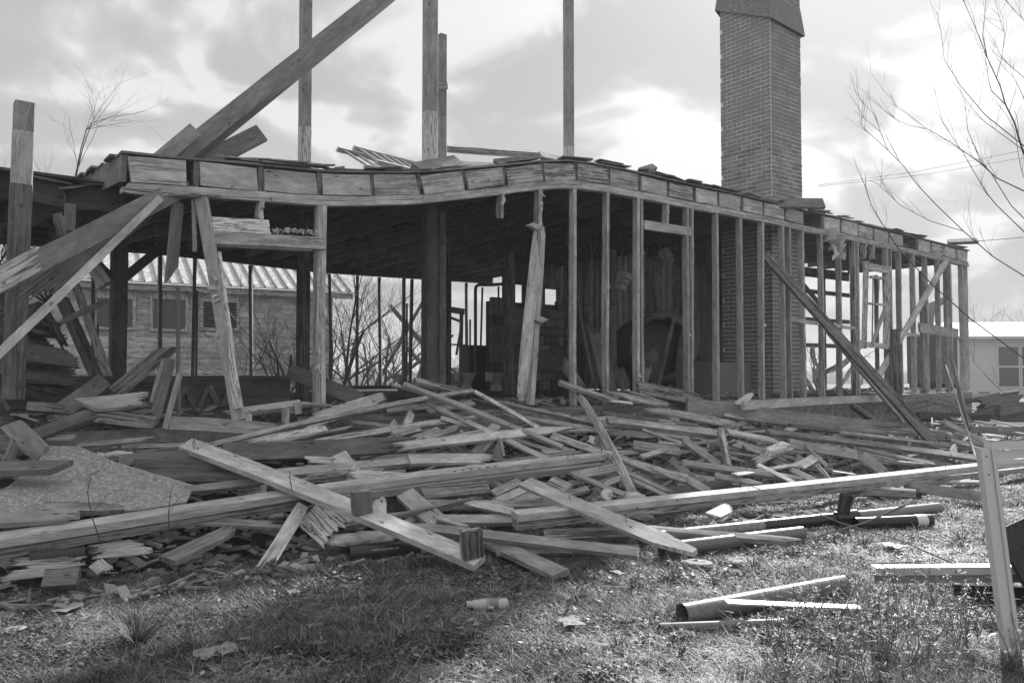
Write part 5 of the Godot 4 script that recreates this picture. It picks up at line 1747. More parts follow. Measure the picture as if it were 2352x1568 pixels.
		var fb := one(a, b, w, rng.randf_range(0.012, 0.042), rng.randf_range(5, 75), wood(tone, "old" if rng.randf() < 0.6 else "wood"), N[k], G[k], C[k], e0, e1, "loose lumber in the pile")
		alike.append([fb, looks(C[k], l, tone, e0, e1), p + Vector3(0, pile(p), 0)])
	for i in 34:
		var s := rng.randf_range(-5.5, 9.0)
		var p := W(s, 0, -rng.randf_range(0.2, 2.6))
		p.y = pile(p) - 0.03
		sheet_bits("torn_sheathing", "torn sheathing paper", "sheathing", p, rng.randf_range(0.1, 0.34), plain([0.5, 0.3, 0.1, 0.04][rng.randi() % 4], 0.9), 6, "torn sheathing paper in the pile")
	# splinters and chips, past counting
	var sp := MB.new()
	sp.box(Vector3.ZERO, Vector3(0.5, 0, 0), Vector3(0, 0.06, 0), Vector3(0, 0, 0.16), 0.3)
	var mm := MultiMesh.new()
	mm.transform_format = MultiMesh.TRANSFORM_3D
	mm.use_colors = true
	mm.mesh = sp.mesh()
	var tr := []
	for i in 6500:
		var s := rng.randf_range(-7.0, 11.0)
		var off := -pow(rng.randf(), 0.8) * (lut(s, [-7.0, -5.0, -2.0, 0.0, 4.0, 8.0, 13.0], [2.3, 2.4, 3.1, 3.4, 3.3, 2.9, 2.3]) + 0.25)
		if rng.randf() < 0.12:
			off = rng.randf_range(0.1, 1.4)
		var p := W(s, 0, off)
		p.y = (pile(p) - 0.15 if off < 0 else FLOOR - 0.02) + rng.randf_range(0.0, 0.03)
		if pile(p) <= 0.0:
			p.y = 0.01
		var sc := rng.randf_range(0.04, 0.26)
		tr.append([Transform3D(Basis.from_euler(Vector3(rng.randf_range(-0.35, 0.35), rng.randf() * TAU, rng.randf_range(-0.35, 0.35))).scaled_local(Vector3(sc, rng.randf_range(0.05, 0.2), rng.randf_range(0.04, 0.22))), p), rng.randf_range(0.14, 0.42)])
	mm.instance_count = tr.size()
	for i in tr.size():
		mm.set_instance_transform(i, tr[i][0])
		mm.set_instance_color(i, Color(tr[i][1], tr[i][1], tr[i][1]))
	var mi := MultiMeshInstance3D.new()
	mi.multimesh = mm
	mi.name = "wood_splinters"
	var vm := StandardMaterial3D.new()
	vm.vertex_color_use_as_albedo = true
	vm.roughness = 0.85
	mi.material_override = vm
	add_child(mi)
	var fl := MB.new()
	for k in 5:
		var g0 := TAU * k / 5
		var g1 := TAU * (k + 1) / 5
		fl.tri(Vector3(0, 0.1, 0), Vector3(cos(g0), 0.05, sin(g0)) * (0.7 + 0.3 * sin(k * 2.4)), Vector3(cos(g1), 0.05, sin(g1)) * (0.7 + 0.3 * sin(k * 2.4 + 2.4)))
	var m2 := MultiMesh.new()
	m2.transform_format = MultiMesh.TRANSFORM_3D
	m2.use_colors = true
	m2.mesh = fl.mesh()
	m2.instance_count = 1500
	for i in 1500:
		var s := rng.randf_range(-7.0, 11.0)
		var p := W(s, 0, -rng.randf() * 3.2)
		p.y = maxf(pile(p) - rng.randf_range(0.04, 0.15), 0.01)
		m2.set_instance_transform(i, Transform3D(Basis.from_euler(Vector3(rng.randf_range(-0.6, 0.6), rng.randf() * TAU, rng.randf_range(-0.6, 0.6))) * rng.randf_range(0.01, 0.05), p))
		var g := rng.randf_range(0.25, 0.62) if rng.randf() < 0.6 else rng.randf_range(0.03, 0.12)
		m2.set_instance_color(i, Color(g, g, g))
	var mf := MultiMeshInstance3D.new()
	mf.multimesh = m2
	mf.name = "plaster_crumble"
	mf.material_override = vm
	add_child(mf)
	tag(mf, "crumbled plaster and felt flakes between the fallen boards", "plaster", "", "stuff")
	tag(mi, "litter of wood splinters and chips all through the lumber pile", "splinters", "", "stuff")

func pipe(a: Vector3, b: Vector3, r: float, m: Material, parent: Node, called: String, wall := 0.006) -> MeshInstance3D:
	# an open-ended pipe with thickness
	var mb := MB.new()
	var d := (b - a).normalized()
	var u := d.cross(Vector3.UP).normalized()
	var w := u.cross(d).normalized()
	var n := 22
	for k in n:
		var g := TAU * k / n
		var h := TAU * (k + 1) / n
		var e0 := u * cos(g) + w * sin(g)
		var e1 := u * cos(h) + w * sin(h)
		for q in [[r, 1.0], [r - wall, -1.0]]:
			var p := [a + e0 * q[0], b + e0 * q[0], b + e1 * q[0], a + e1 * q[0]]
			var nn := [e0 * q[1], e0 * q[1], e1 * q[1], e1 * q[1]]
			for t in [0, 1, 2, 0, 2, 3]:
				mb.v.append(p[t]); mb.n.append(nn[t]); mb.t.append(Vector2.ZERO); mb.c.append(Color.WHITE)
		for q in [[a, -d], [b, d]]:
			mb.quad(q[0] + e0 * r, q[0] + e1 * r, q[0] + e1 * (r - wall), q[0] + e0 * (r - wall))
			for j in 6:
				mb.n[mb.n.size() - 1 - j] = q[1]
	return build(mb, called, m, parent)

func blob(mb: MB, c: Vector3, rad: Vector3, seed_: float, rough: float, n := 9):
	var pts := []
	for i in n + 1:
		var row := []
		for k in n * 2:
			var th := PI * i / n
			var ph := TAU * k / (n * 2)
			var d := Vector3(sin(th) * cos(ph), cos(th), sin(th) * sin(ph))
			row.append(c + d * rad * (1.0 + rough * relief.get_noise_3d(d.x * 2.5 + seed_, d.y * 2.5, d.z * 2.5)))
		pts.append(row)
	for i in n:
		for k in n * 2:
			var j := (k + 1) % (n * 2)
			var nn: Vector3 = ((pts[i][k] + pts[i + 1][j]) / 2 - c).normalized()
			mb.tri(pts[i][k], pts[i + 1][k], pts[i + 1][j], Vector2.ZERO, Vector2.ZERO, Vector2.ZERO, nn)
			mb.tri(pts[i][k], pts[i + 1][j], pts[i][j], Vector2.ZERO, Vector2.ZERO, Vector2.ZERO, nn)

func sheet_bits(called: String, label: String, cat: String, at: Vector3, size: float, m: Material, n := 7, group := ""):
	# a crumpled scrap: a small bent grid
	var mb := MB.new()
	var g := []
	var sd := rng.randf() * 50.0
	for i in n:
		var row := []
		for j in n:
			var x := (float(i) / (n - 1) - 0.5) * size * (1.0 + 0.4 * relief.get_noise_2d(j * 0.9 + sd, 3.0))
			var z := (float(j) / (n - 1) - 0.5) * size * 0.7 * (1.0 + 0.5 * relief.get_noise_2d(i * 0.9 + sd, 9.0))
			row.append(Vector3(x, size * 0.14 * absf(relief.get_noise_2d(i * 1.3 + sd, j * 1.3)) + 0.01, z))
		g.append(row)
	for i in n - 1:
		for j in n - 1:
			mb.quad(g[i][j], g[i + 1][j], g[i + 1][j + 1], g[i][j + 1])
	var o := build(mb, called, m, null, at)
	o.rotation.y = rng.randf() * TAU
	tag(o, label, cat, group)
	if called == "torn_sheathing":
		alike.append([o, "%s of torn sheathing paper" % ("sheet" if size > 0.2 else "scrap"), at])
	if called == "ground_scrap":
		alike.append([o, "%s pale flat scrap" % ("large" if size > 0.13 else "small"), at])

func rubbish():
	mark(at_y(1073, 1386, 0.03), at_y(1170, 1386, 0.03), "crushed drinks bottle")
	mark(at_y(1567, 1410, 0.06), at_y(1937, 1342, 0.06), "open grey pipe")
	mark(at_y(1470, 1238, 0.07), at_y(2158, 1166, 0.08), "drain line")
	mark(at_y(800, 1272, 0.06), at_y(960, 1256, 0.06), "black printed pipe")
	mark(at_y(312, 1478, 0.0), at_y(312, 1478, 0.1), "largest bushy grass tuft")
	mark(at_pile(66, 1270, 0.05), at_pile(194, 1257, 0.05), "ribbed hose")
	mark(at_y(598, 1316, 0.03), at_y(640, 1250, 0.1), "pale board with the ragged tip")
	var pvc := tri_mat("blotch", 0.32, 3.0, 0.28, 0.15)
	var abs_ := plain(0.022, 0.22)
	# drain line with a tee
	var a := at_y(1470, 1238, 0.07)
	var b := at_y(2158, 1166, 0.08)
	var dp := node("drain_line", "long plastic drain line with an upright tee lying in the sunlit grass", "pipe", a)
	var d := (b - a).normalized()
	var L := (b - a).length()
	pipe(Vector3.ZERO, d * L * 0.36, 0.055, pvc, dp, "light_length")
	pipe(d * L * 0.36, d * L * 0.62, 0.056, abs_, dp, "dark_length")
	pipe(d * (L * 0.66), d * L, 0.05, plain(0.2, 0.25), dp, "far_length")
	pipe(d * L * 0.60, d * L * 0.68, 0.066, abs_, dp, "tee_collar")
	var tb := d * L * 0.63
	pipe(tb, tb + Vector3(0.05, 0.2, 0.0), 0.056, abs_, dp, "tee_branch")
	pipe(tb + Vector3(0.035, 0.13, 0.0), tb + Vector3(0.053, 0.212, 0.0), 0.062, abs_, dp, "branch_rim")
	var p2 := node("collared_pipe", "short black pipe with a white collar lying beside the drain line", "pipe", at_y(1965, 1203, 0.06))
	var e2 := at_y(2138, 1195, 0.06) - p2.position
	pipe(Vector3.ZERO, e2, 0.055, abs_, p2, "length")
	pipe(e2 * 0.78, e2 * 0.92, 0.058, plain(0.75, 0.6), p2, "collar")
	var o := pipe(at_y(1520, 1262, 0.06), at_y(1842, 1224, 0.06), 0.056, plain(0.16, 0.25), null, "grey_pipe")
	tag(o, "grey pipe half hidden under the pointed stake", "pipe")
	o = pipe(at_y(1567, 1410, 0.058), at_y(1937, 1342, 0.058), 0.058, tri_mat("blotch", 0.26, 3.0, 0.3, 0.15), null, "open_pipe")
	tag(o, "grey pipe with a dark open end lying alone on the grass", "pipe")
	o = pipe(at_y(1515, 1441, 0.025), at_y(1800, 1430, 0.025), 0.024, plain(0.2, 0.4), null, "thin_pipe")
	tag(o, "thin pipe on the grass in front of the open grey pipe", "pipe")
	o = one(at_y(1668, 1382, 0.125), at_y(1975, 1395, 0.03), 0.045, 0.012, 12, plain(0.7, 0.35, 0.2), "metal_strip", "thin bright metal strip resting across the open grey pipe", "strip")
	var bp := node("printed_pipe", "black printed pipe end poking out under the long nailed plank", "pipe", at_y(800, 1272, 0.062))
	var e3 := at_y(960, 1256, 0.06) - bp.position
	pipe(Vector3.ZERO, e3, 0.062, plain(0.03, 0.35), bp, "length", 0.008)
	var tm := TextMesh.new()
	tm.text = "CRESLINE   SCH 40 - DWV   ASTM"
	var fnt := SystemFont.new()
	fnt.font_names = PackedStringArray(["Droid Sans"])
	tm.font = fnt
	tm.font_size = 16
	tm.pixel_size = 0.0009
	tm.depth = 0.001
	var t2 := put(tm, "print", plain(0.6), bp)
	var dd := e3.normalized()
	var out := (Vector3(0, 0.35, 1) - dd * Vector3(0, 0.35, 1).dot(dd)).normalized()
	t2.transform = Transform3D(Basis(dd, out.cross(dd), out), dd * 0.26 + out * 0.0625)
	# ribbed hose
	var hs := MB.new()
	var hp := []
	var hr := []
	var h0 := at_pile(66, 1282, 0.04)
	var h1 := at_pile(194, 1270, 0.04)
	for i in 37:
		hp.append(h0.lerp(h1, i / 36.0))
		hr.append(0.042 + (0.006 if i % 3 != 0 else -0.003))
	hs.tube(hp, hr, 14)
	tag(build(hs, "ribbed_hose", plain(0.05, 0.6)), "short ribbed black hose lying below the long beam", "hose")
	# drinks bottle
	var ba := at_y(1073, 1388, 0.035)
	var bb := at_y(1170, 1386, 0.03)
	var bl := (bb - ba).length()
	var bt := node("drinks_bottle", "crushed clear plastic drinks bottle lying on the grass", "bottle", ba)
	bt.basis = Basis((bb - ba).normalized(), Vector3.UP, (bb - ba).normalized().cross(Vector3.UP))
	var glass := StandardMaterial3D.new()
	glass.albedo_color = Color(0.85, 0.85, 0.85, 0.6)
	glass.transparency = BaseMaterial3D.TRANSPARENCY_ALPHA
	glass.roughness = 0.12
	var body := lathe([[0.018, 0.0], [0.02, 0.024], [0.034, 0.045], [0.044, 0.075], [0.041, 0.1], [0.043, 0.12], [0.038, bl * 0.7], [0.043, bl * 0.85], [0.036, bl - 0.012], [0.0, bl]], 18)
	for i in body.v.size():
		var q := body.v[i]
		q.x *= 0.75 + 0.12 * sin(q.y * 60.0)
		body.v[i] = q
	var bm := build(body, "body", glass, bt)
	bm.rotation.z = -PI / 2
	var cap := build(lathe([[0.0, -0.004], [0.02, -0.003], [0.021, 0.022], [0.0, 0.023]], 16), "cap", plain(0.45, 0.4), bt)
	cap.rotation.z = -PI / 2
	var lab := build(lathe([[0.0432, bl * 0.46], [0.042, bl * 0.56], [0.04, bl * 0.72]], 16), "label", plain(0.2, 0.4), bt)
	lab.rotation.z = -PI / 2
	lab.scale = Vector3(0.84, 1.0, 1.0)
	for q in [[0.5, 0.012], [0.57, 0.02]]:
		var mk := MB.new()
		mk.box(Vector3(bl * q[0], -0.006, 0.043), Vector3(q[1] / 2, 0, 0), Vector3(0, 0.006, 0), Vector3(0, 0, 0.001))
		build(mk, "label_mark", plain(0.7), bt)
	# white metal frame standing in the grass
	var ft := at_depth(2258, 1030, 4.02)
	var fb := at_depth(2318, 1504, 3.9)
	var ax := (ft - fb).normalized()
	var rt := Vector3(1, 0, -0.12).normalized()
	rt = (rt - ax * rt.dot(ax)).normalized()
	var fw := ax.cross(rt)
	var mf := node("metal_door_frame", "white metal door frame standing aslant in the weeds", "door frame", fb)
	var wm := plain(0.62, 0.4, 0.1)
	var H := (ft - fb).length()
	for q in [[0.0, 0.026, 0.02, 0.006], [0.034, 0.006, 0.03, -0.004], [0.049, 0.007, 0.018, 0.004]]:
		var m := MB.new()
		m.box(rt * q[0] + ax * H / 2, rt * q[1], ax * (H / 2 - (0.0 if q[0] == 0.0 else 0.0)), fw * q[2])
		build(m, "stile", wm, mf)
	for q in [[0.012, 0.02, 0.028], [-0.033, 0.022, 0.016], [-0.068, 0.010, 0.024], [-0.09, 0.006, 0.012]]:
		var m := MB.new()
		m.box(rt * 0.45 + ax * (H + q[0]), rt * 0.42, ax * q[1], fw * q[2])
		build(m, "head_rail", wm, mf)
	for q in [[0.0, H * 0.96], [0.0, H * 0.87], [0.0, H * 0.12], [0.2, H + 0.012]]:
		var m := MB.new()
		m.tube([rt * q[0] + ax * q[1] + fw * 0.01, rt * q[0] + ax * q[1] + fw * 0.024 * (1 if fw.z > 0 else -1)], [0.004, 0.004], 8)
		build(m, "screw", plain(0.12), mf)
	# aluminium channel lying behind the frame
	var ca := at_depth(2014, 1325, 4.75)
	var cb := at_depth(2460, 1322, 4.6)
	var ch := node("metal_channel", "white metal channel lying level behind the white door frame", "channel", ca)
	var cd := (cb - ca).normalized()
	var cl := (cb - ca).length()
	for q in [[0.03, 0.02, 0.0, 0.55], [-0.016, 0.026, -0.025, 0.25], [0.052, 0.003, -0.035, 0.6]]:
		var m := MB.new()
		m.box(cd * cl / 2 + Vector3(0, q[0], q[2]), cd * cl / 2, Vector3(0, q[1], 0), Vector3(0, 0, 0.004 if q[1] > 0.01 else 0.04))
		build(m, "flange", plain(q[3], 0.4, 0.2), ch)
	for i in 5:
		var m := MB.new()
		m.box(cd * (0.04 + i * 0.2 + 0.05 * (i % 2)) + Vector3(0, 0.03, 0.006), cd * 0.004, Vector3(0, 0.006, 0), Vector3(0, 0, 0.003))
		build(m, "rivet", plain(0.12), ch)
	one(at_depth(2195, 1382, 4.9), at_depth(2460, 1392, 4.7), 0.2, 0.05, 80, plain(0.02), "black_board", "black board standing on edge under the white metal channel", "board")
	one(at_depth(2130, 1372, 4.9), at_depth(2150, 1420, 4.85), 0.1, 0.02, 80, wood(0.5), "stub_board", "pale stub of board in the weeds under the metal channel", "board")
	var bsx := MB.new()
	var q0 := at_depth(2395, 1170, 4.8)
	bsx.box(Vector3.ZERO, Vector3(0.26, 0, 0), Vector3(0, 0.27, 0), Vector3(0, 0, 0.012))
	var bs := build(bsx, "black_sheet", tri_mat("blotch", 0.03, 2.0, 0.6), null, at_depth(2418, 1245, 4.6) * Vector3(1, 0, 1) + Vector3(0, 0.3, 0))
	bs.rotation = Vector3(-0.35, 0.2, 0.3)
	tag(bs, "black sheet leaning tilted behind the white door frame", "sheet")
	# insulation, plastic, paper, plaster
	var iw := MB.new()
	for i in 16:
		var f := i / 15.0
		var p := at_depth(lerpf(208, 330, f), lerpf(1045, 1046, f) + 3.0 * sin(f * 9.0), 6.75)
		blob(iw, p, Vector3(0.035, 0.03, 0.035) * (1.0 + 0.5 * relief.get_noise_1d(i * 3.0)), i * 2.0, 0.5, 6)
	tag(build(iw, "insulation_wad", plain(0.66)), "white knotted wad of insulation on the edge of the chipboard", "insulation")
	var foam := MB.new()
	for q in [[800, 1240, 0.09], [850, 1235, 0.1], [775, 1246, 0.05]]:
		blob(foam, at_pile(q[0], q[1], 0.06), Vector3(q[2] * 1.6, q[2] * 0.5, q[2]), q[0], 0.6)
	tag(build(foam, "plastic_sheet", plain(0.62, 0.5)), "crumpled white plastic sheet behind the black printed pipe", "plastic")
	one(at_pile(716, 1170, 0.1), at_pile(782, 1232, 0.06), 0.3, 0.015, 50, wood(0.62, "flake"), "painted_sheet", "pale painted sheet under the long nailed plank", "sheet", 0, 1)
	var pc := at_pile(1394, 1136, 0.08)
	var pg := node("ceiling_box", "round white ceiling box with wires in the front of the pile", "ceiling box", pc)
	var pd := build(lathe([[0.0, 0.012], [0.055, 0.012], [0.058, 0.0], [0.055, -0.03], [0.0, -0.03]], 18), "disc", plain(0.66, 0.5), pg)
	pd.rotation = Vector3(1.1, 0.2, 0)
	for q in [Vector3(0.1, 0.05, 0.02), Vector3(-0.09, -0.02, 0.03), Vector3(0.08, -0.01, 0.05)]:
		var m := MB.new()
		m.tube([Vector3.ZERO, q], [0.008, 0.006], 6)
		build(m, "wire", plain(0.5), pg)
	var bag := MB.new()
	blob(bag, at_pile(1450, 1142, 0.05), Vector3(0.13, 0.05, 0.08), 3.0, 0.5)
	tag(build(bag, "white_bag", plain(0.66, 0.4)), "white crumpled bag beside the round ceiling box", "bag")
	var cup := build(lathe([[0.0, 0.05], [0.02, 0.05], [0.03, 0.03], [0.07, 0.02], [0.075, 0.0], [0.0, 0.0]], 18), "porcelain_knob", plain(0.7, 0.25), null, at_wall(1705, 926, -0.4))
	tag(cup, "white porcelain lamp holder on the end of the great plank", "lamp holder")
	one(at_pile(1350, 1005, 0.08), at_pile(1378, 1018, 0.06), 0.1, 0.01, 40, plain(0.68), "plastic_shard", "bright white plastic shard in a hollow of the pile", "plastic", 1, 1)
	one(at_y(1632, 1186, 0.12), at_y(1680, 1162, 0.16), 0.11, 0.008, 30, plain(0.66), "white_card", "white bent card leaning on the sunlit beam", "card", 2, 1)
	one(at_wall(1692, 930, -0.5), at_wall(1735, 900, -0.5), 0.1, 0.01, 60, plain(0.62), "pointed_shard", "pale pointed shard standing on the level board", "shard", 0, 3)
	for q in [[2050, 1255, 0.2], [2150, 1160, 0.14]]:
		sheet_bits("paper_scrap", "crumpled white paper on the sunlit grass beside the pipes", "paper", at_y(q[0], q[1], 0.01), q[2], plain(0.55), 9, "papers beside the pipes")
	for q in [[725, 1440, .08], [672, 1362, .09], [500, 1500, .2], [160, 1400, .16], [800, 1298, .12], [1420, 1318, .1], [1600, 1295, .2], [1360, 1243, .14], [880, 1290, .08], [560, 1470, .06], [730, 1480, .07], [1690, 1290, .1], [30, 1450, .12], [1310, 1432, .15]]:
		sheet_bits("ground_scrap", "pale flat scrap of rubbish lying trodden into the grass", "scrap", at_y(q[0], q[1], 0.012), q[2], plain(0.3), 6, "scraps trodden into the grass")
	for q in [[1985, 1430, .3], [2030, 1500, .25], [690, 1425, .14]]:
		sheet_bits("dark_scrap", "black torn scrap lying in the weeds", "scrap", at_y(q[0], q[1], 0.01), q[2] * 0.6, plain(0.025, 1.0), 5, "black scraps in the weeds")
	# broken concrete and a coil beyond the end of the wall
	for q in [[2310, 930, 0.45, "large"], [2265, 945, 0.25, "small"]]:
		var c := put(board_mesh(q[2] * 1.9, q[2] * 1.1, 0.14, 1, 1), "concrete_lump", tri_mat("grain", 0.3, 1.5), null, at_depth(q[0], q[1], 14.0))
		c.rotation = Vector3(0.75, 0.3 if q[2] > 0.3 else -0.9, 0.25)
		tag(c, "%s tilted lump of broken concrete beyond the end of the wall" % q[3], "concrete")
	for i in 4:
		var m := MB.new()
		var pts := []
		for k in 20:
			var f := k / 19.0
			pts.append(at_depth(lerpf(2075, 2210, f), 940 - sin(f * PI) * (14 + i * 5) + 10 * f + 5.0 * sin(f * 7.0 + i * 2.0), 14.2 - 0.1 * i))
		var rr := []
		for k in 20:
			rr.append(0.006)
		m.tube(pts, rr, 5)
		tag(build(m, "wire_loop", plain(0.1)), "dark wire looping in front of the foundation", "wire", "wires looping by the foundation")
	# wedge-cut block and shingles at the pile's corner
	one(at_pile(100, 1335, 0.06), at_pile(180, 1330, 0.06), 0.12, 0.09, 45, wood(0.2, "old"), "corner_block", "dark squared block in the weeds below the ribbed hose", "block")
	for q in [[10, 1290, 180, 1282], [60, 1310, 205, 1285], [0, 1325, 120, 1312], [210, 1275, 350, 1262], [200, 1262, 330, 1245], [215, 1290, 245, 1315]]:
		one(at_pile(q[0], q[1], 0.04), at_pile(q[2], q[3], 0.05), 0.1, 0.012, 20, wood(0.42, "old"), "shingle", "rotten shingle lying below the ribbed hose at the corner of the pile", "shingle", 1, 1, "rotten shingles below the hose")

func grow(mb: MB, p: Vector3, d: Vector3, l: float, r: float, depth: int, up: float, sides: int, spread: float, thick: MB = null):
	var pts := [p]
	var rad := [r]
	var q := p
	var e := d
	var n := 4
	for i in n:
		e = (e + Vector3(rng.randf_range(-1, 1), rng.randf_range(-1, 1) + up, rng.randf_range(-1, 1)) * 0.16).normalized()
		q += e * l / n
		pts.append(q)
		rad.append(lerpf(r, r * 0.55, float(i + 1) / n))
	(thick if thick != null else mb).tube(pts, rad, sides, false)
	if depth <= 0:
		return
	var k := rng.randi_range(3, 5)
	for i in k:
		var at := rng.randi_range(1, n)
		var a := Vector3(rng.randf_range(-1, 1), rng.randf_range(-0.6, 1) , rng.randf_range(-1, 1)).normalized()
		var nd := (e + a * spread).normalized()
		grow(mb, pts[at], nd, l * rng.randf_range(0.5, 0.8), rad[at] * rng.randf_range(0.45, 0.7), depth - 1, up, maxi(3, sides - 1), spread)

func tree(called: String, label: String, at: Vector3, h: float, r: float, depth: int, group := "", lean := Vector3.ZERO, spread := 0.8, tone := 0.1):
	var t := node(called, label, "tree" if h > 2.6 else "shrub", at, group)
	var tr := MB.new()
	var cr := MB.new()
	grow(cr, Vector3(0, -0.1, 0), (Vector3.UP + lean).normalized(), h * 0.42, r, depth, 0.25, 6, spread, tr)
	build(tr, "trunk", plain(tone), t)
	build(cr, "crown", plain(tone), t)

func trees():
	# near bare tree whose branches reach in from the side; each branch follows its course in the photograph at the tree's own distance
	var base := at_y(2560, 1130, 0.0)
	var dep := -base.z
	var t := node("bare_tree", "bare young tree with long thin branches reaching over the end of the ruin", "tree", base)
	var tr := MB.new()
	var fork := at_depth(2480, 640, dep)
	tr.tube([Vector3.ZERO, at_depth(2530, 900, dep) - base, fork - base, at_depth(2440, 430, dep) - base], [0.1, 0.08, 0.06, 0.03], 8)
	build(tr, "trunk", plain(0.09), t)
	var cr := MB.new()
	var Z := func(x: float, y: float) -> Vector2: return Vector2(1881.6 + x * 0.3, y * 0.3)
	var Y := func(x: float, y: float) -> Vector2: return Vector2(1693.4 + x * 0.2802, 432.8 + y * 0.2802)
	var B := [
		[0.026, 0.0, [[1900, 1500], [1568, 1170], [1530, 1050], [1500, 940], [1430, 800], [1390, 660], [1290, 440], [1220, 260], [1120, 30], [1080, -60]]],
		[0.012, 0.2, [[1290, 440], [1255, 270], [1270, 130], [1282, -40]]],
		[0.011, 0.2, [[1430, 800], [1320, 690], [1290, 560], [1278, 440]]],
		[0.013, -0.3, [[1800, 1300], [1500, 1060], [1275, 880], [1080, 650], [960, 450], [935, 230], [900, 90]]],
		[0.009, -0.3, [[1700, 1250], [1420, 1040], [1280, 940], [1190, 850], [1110, 740], [1080, 680]]],
		[0.016, -0.6, [[2000, 1600], [1568, 1460], [1360, 1360], [1240, 1250], [1100, 1150], [960, 1060], [820, 980], [650, 850], [550, 790]]],
		[0.007, -0.6, [[820, 985], [700, 960], [600, 925], [540, 870]]],
		[0.012, 0.3, [[1700, 1800], [1470, 1568], [1310, 1310], [1240, 1240], [1140, 990], [1120, 800], [1080, 680]]],
		[0.012, 0.5, [[1600, 1800], [1360, 1568], [1280, 1470], [1220, 1370], [1100, 1160], [1030, 1060], [950, 940], [900, 750], [880, 620]]],
		[0.014, -0.8, [[2000, 2350], [1568, 2110], [1330, 1960], [1110, 1770], [900, 1568], [760, 1420], [640, 1260], [530, 1150], [470, 1010], [430, 880], [310, 760]]],
		[0.007, -0.8, [[530, 1150], [420, 1050], [350, 990], [290, 930]]],
		[0.006, -0.8, [[470, 1010], [380, 930], [270, 850]]],
		[0.016, -1.0, [[2000, 3000], [1568, 2740], [1150, 2430], [870, 2180], [620, 1920], [490, 1720], [400, 1568], [360, 1430], [300, 1310], [265, 1200]]],
		[0.008, -0.9, [[1110, 1770], [850, 1690], [620, 1568], [520, 1470], [440, 1400], [380, 1380]]],
		[0.008, -0.4, [[1568, 3120], [1430, 3020], [1290, 2890], [1180, 2760]]],
		[0.01, 0.6, [[1900, 900], [1568, 590], [1450, 490], [1380, 400], [1350, 310]]],
		[0.009, 0.4, [[1700, 300], [1568, 150], [1480, 60], [1420, -20]]],
		[0.008, 0.5, [[1568, 740], [1500, 600], [1420, 520]]],
		[0.008, 0.1, [[1360, 600], [1400, 450], [1425, 260], [1380, 120], [1320, 60]]],
		[0.009, 0.3, [[1900, 1700], [1568, 1350], [1540, 1250], [1500, 1000], [1440, 880], [1390, 820]]]]
	for b in B:
		var pts := []
		var rad := []
		var n: int = b[2].size()
		if b[2][0][0] >= 1568:
			# the branch leaves the trunk outside the frame
			var root := Z.call(b[2][0][0], b[2][0][1]) as Vector2
			var y := at_depth(root.x, root.y, dep).y - 0.35
			var on := base.lerp(fork, clampf(y / fork.y, 0.15, 1.0))
			cr.tube([on - base, at_depth(root.x, root.y, dep + b[1] * 0.3) - base], [b[0] * 0.9, b[0] * 0.68], 5, false)
		for i in n:
			var q: Vector2 = Z.call(b[2][i][0], b[2][i][1])
			pts.append(at_depth(q.x, q.y, dep + b[1] * (0.3 + i / float(n)) + 0.05 * sin(i * 2.0 + b[1])) - base)
			rad.append(lerpf(b[0] * 0.55, 0.0015, pow(i / float(n - 1), 0.8)))
		cr.tube(pts, rad, 5, false)
		for k in n:
			var i := rng.randi_range(1, n - 2)
			var f := rng.randf()
			var p: Vector3 = pts[i].lerp(pts[i + 1], f)
			var d: Vector3 = (pts[i + 1] - pts[i]).normalized()
			d = (d * 0.8 + Vector3(rng.randf_range(-0.6, 0.5), rng.randf_range(0.0, 0.8), rng.randf_range(-0.5, 0.5))).normalized()
			grow(cr, p, d, rng.randf_range(0.15, 0.5), maxf(rad[i] * 0.4, 0.0022), 1 if rng.randf() < 0.5 else 0, 0.3, 3, 0.7)
	build(cr, "crown", plain(0.13), t)
	# shrub behind the broken bay
	tree("bare_sapling", "bare sapling standing up behind the broken post", at_depth(95, 700, 11.5) * Vector3(1, 0, 1) + Vector3(0, 2.0, 0), 4.4, 0.035, 4, "", Vector3(0.15, 0, 0), 0.9)
	tree("bare_bush", "tangled bare bush at the edge of the frame behind the broken post", at_depth(5, 700, 10.5) * Vector3(1, 0, 1) + Vector3(0, 2.0, 0), 3.8, 0.03, 4, "", Vector3(-0.1, 0, 0), 0.9)
	# thicket between the barn and the ruin
	for q in [[640, 17.0, 4.5, 0.05], [700, 18.5, 5.5, 0.05], [770, 19.5, 6.0, 0.07], [830, 21.0, 6.0, 0.06], [880, 22.0, 5.6, 0.05], [930, 24.0, 5.0, 0.05], [590, 16.6, 3.4, 0.035], [745, 20.5, 5.5, 0.05], [800, 22.5, 6.0, 0.05], [855, 24.0, 5.5, 0.05], [905, 26.0, 5.5, 0.05], [980, 27.0, 4.5, 0.05], [665, 16.2, 4.0, 0.04]]:
		tree("thicket_tree", "tangled bare tree in the thicket between barn and ruin", at_y(q[0], 848 + 1.4 * F / q[1], 0.0), q[2], q[3], 4, "bare thicket beside the barn", Vector3(rng.randf_range(-0.3, 0.3), 0, 0), 0.95, 0.16)
	# far trees
	for q in [[2275, 60.0, 10.5, 0.16], [2318, 66.0, 8.0, 0.13], [2345, 70.0, 8.5, 0.13], [2240, 72.0, 7.0, 0.12], [2380, 68.0, 9.0, 0.14], [2298, 75.0, 7.0, 0.1], [2330, 80.0, 8.0, 0.1]]:
		tree("far_tree", "leafless tree standing far behind the pale house", at_y(q[0], 848 + 1.4 * F / q[1], 0.0), q[2], q[3], 4, "leafless trees behind the pale house", Vector3.ZERO, 0.7, 0.12)
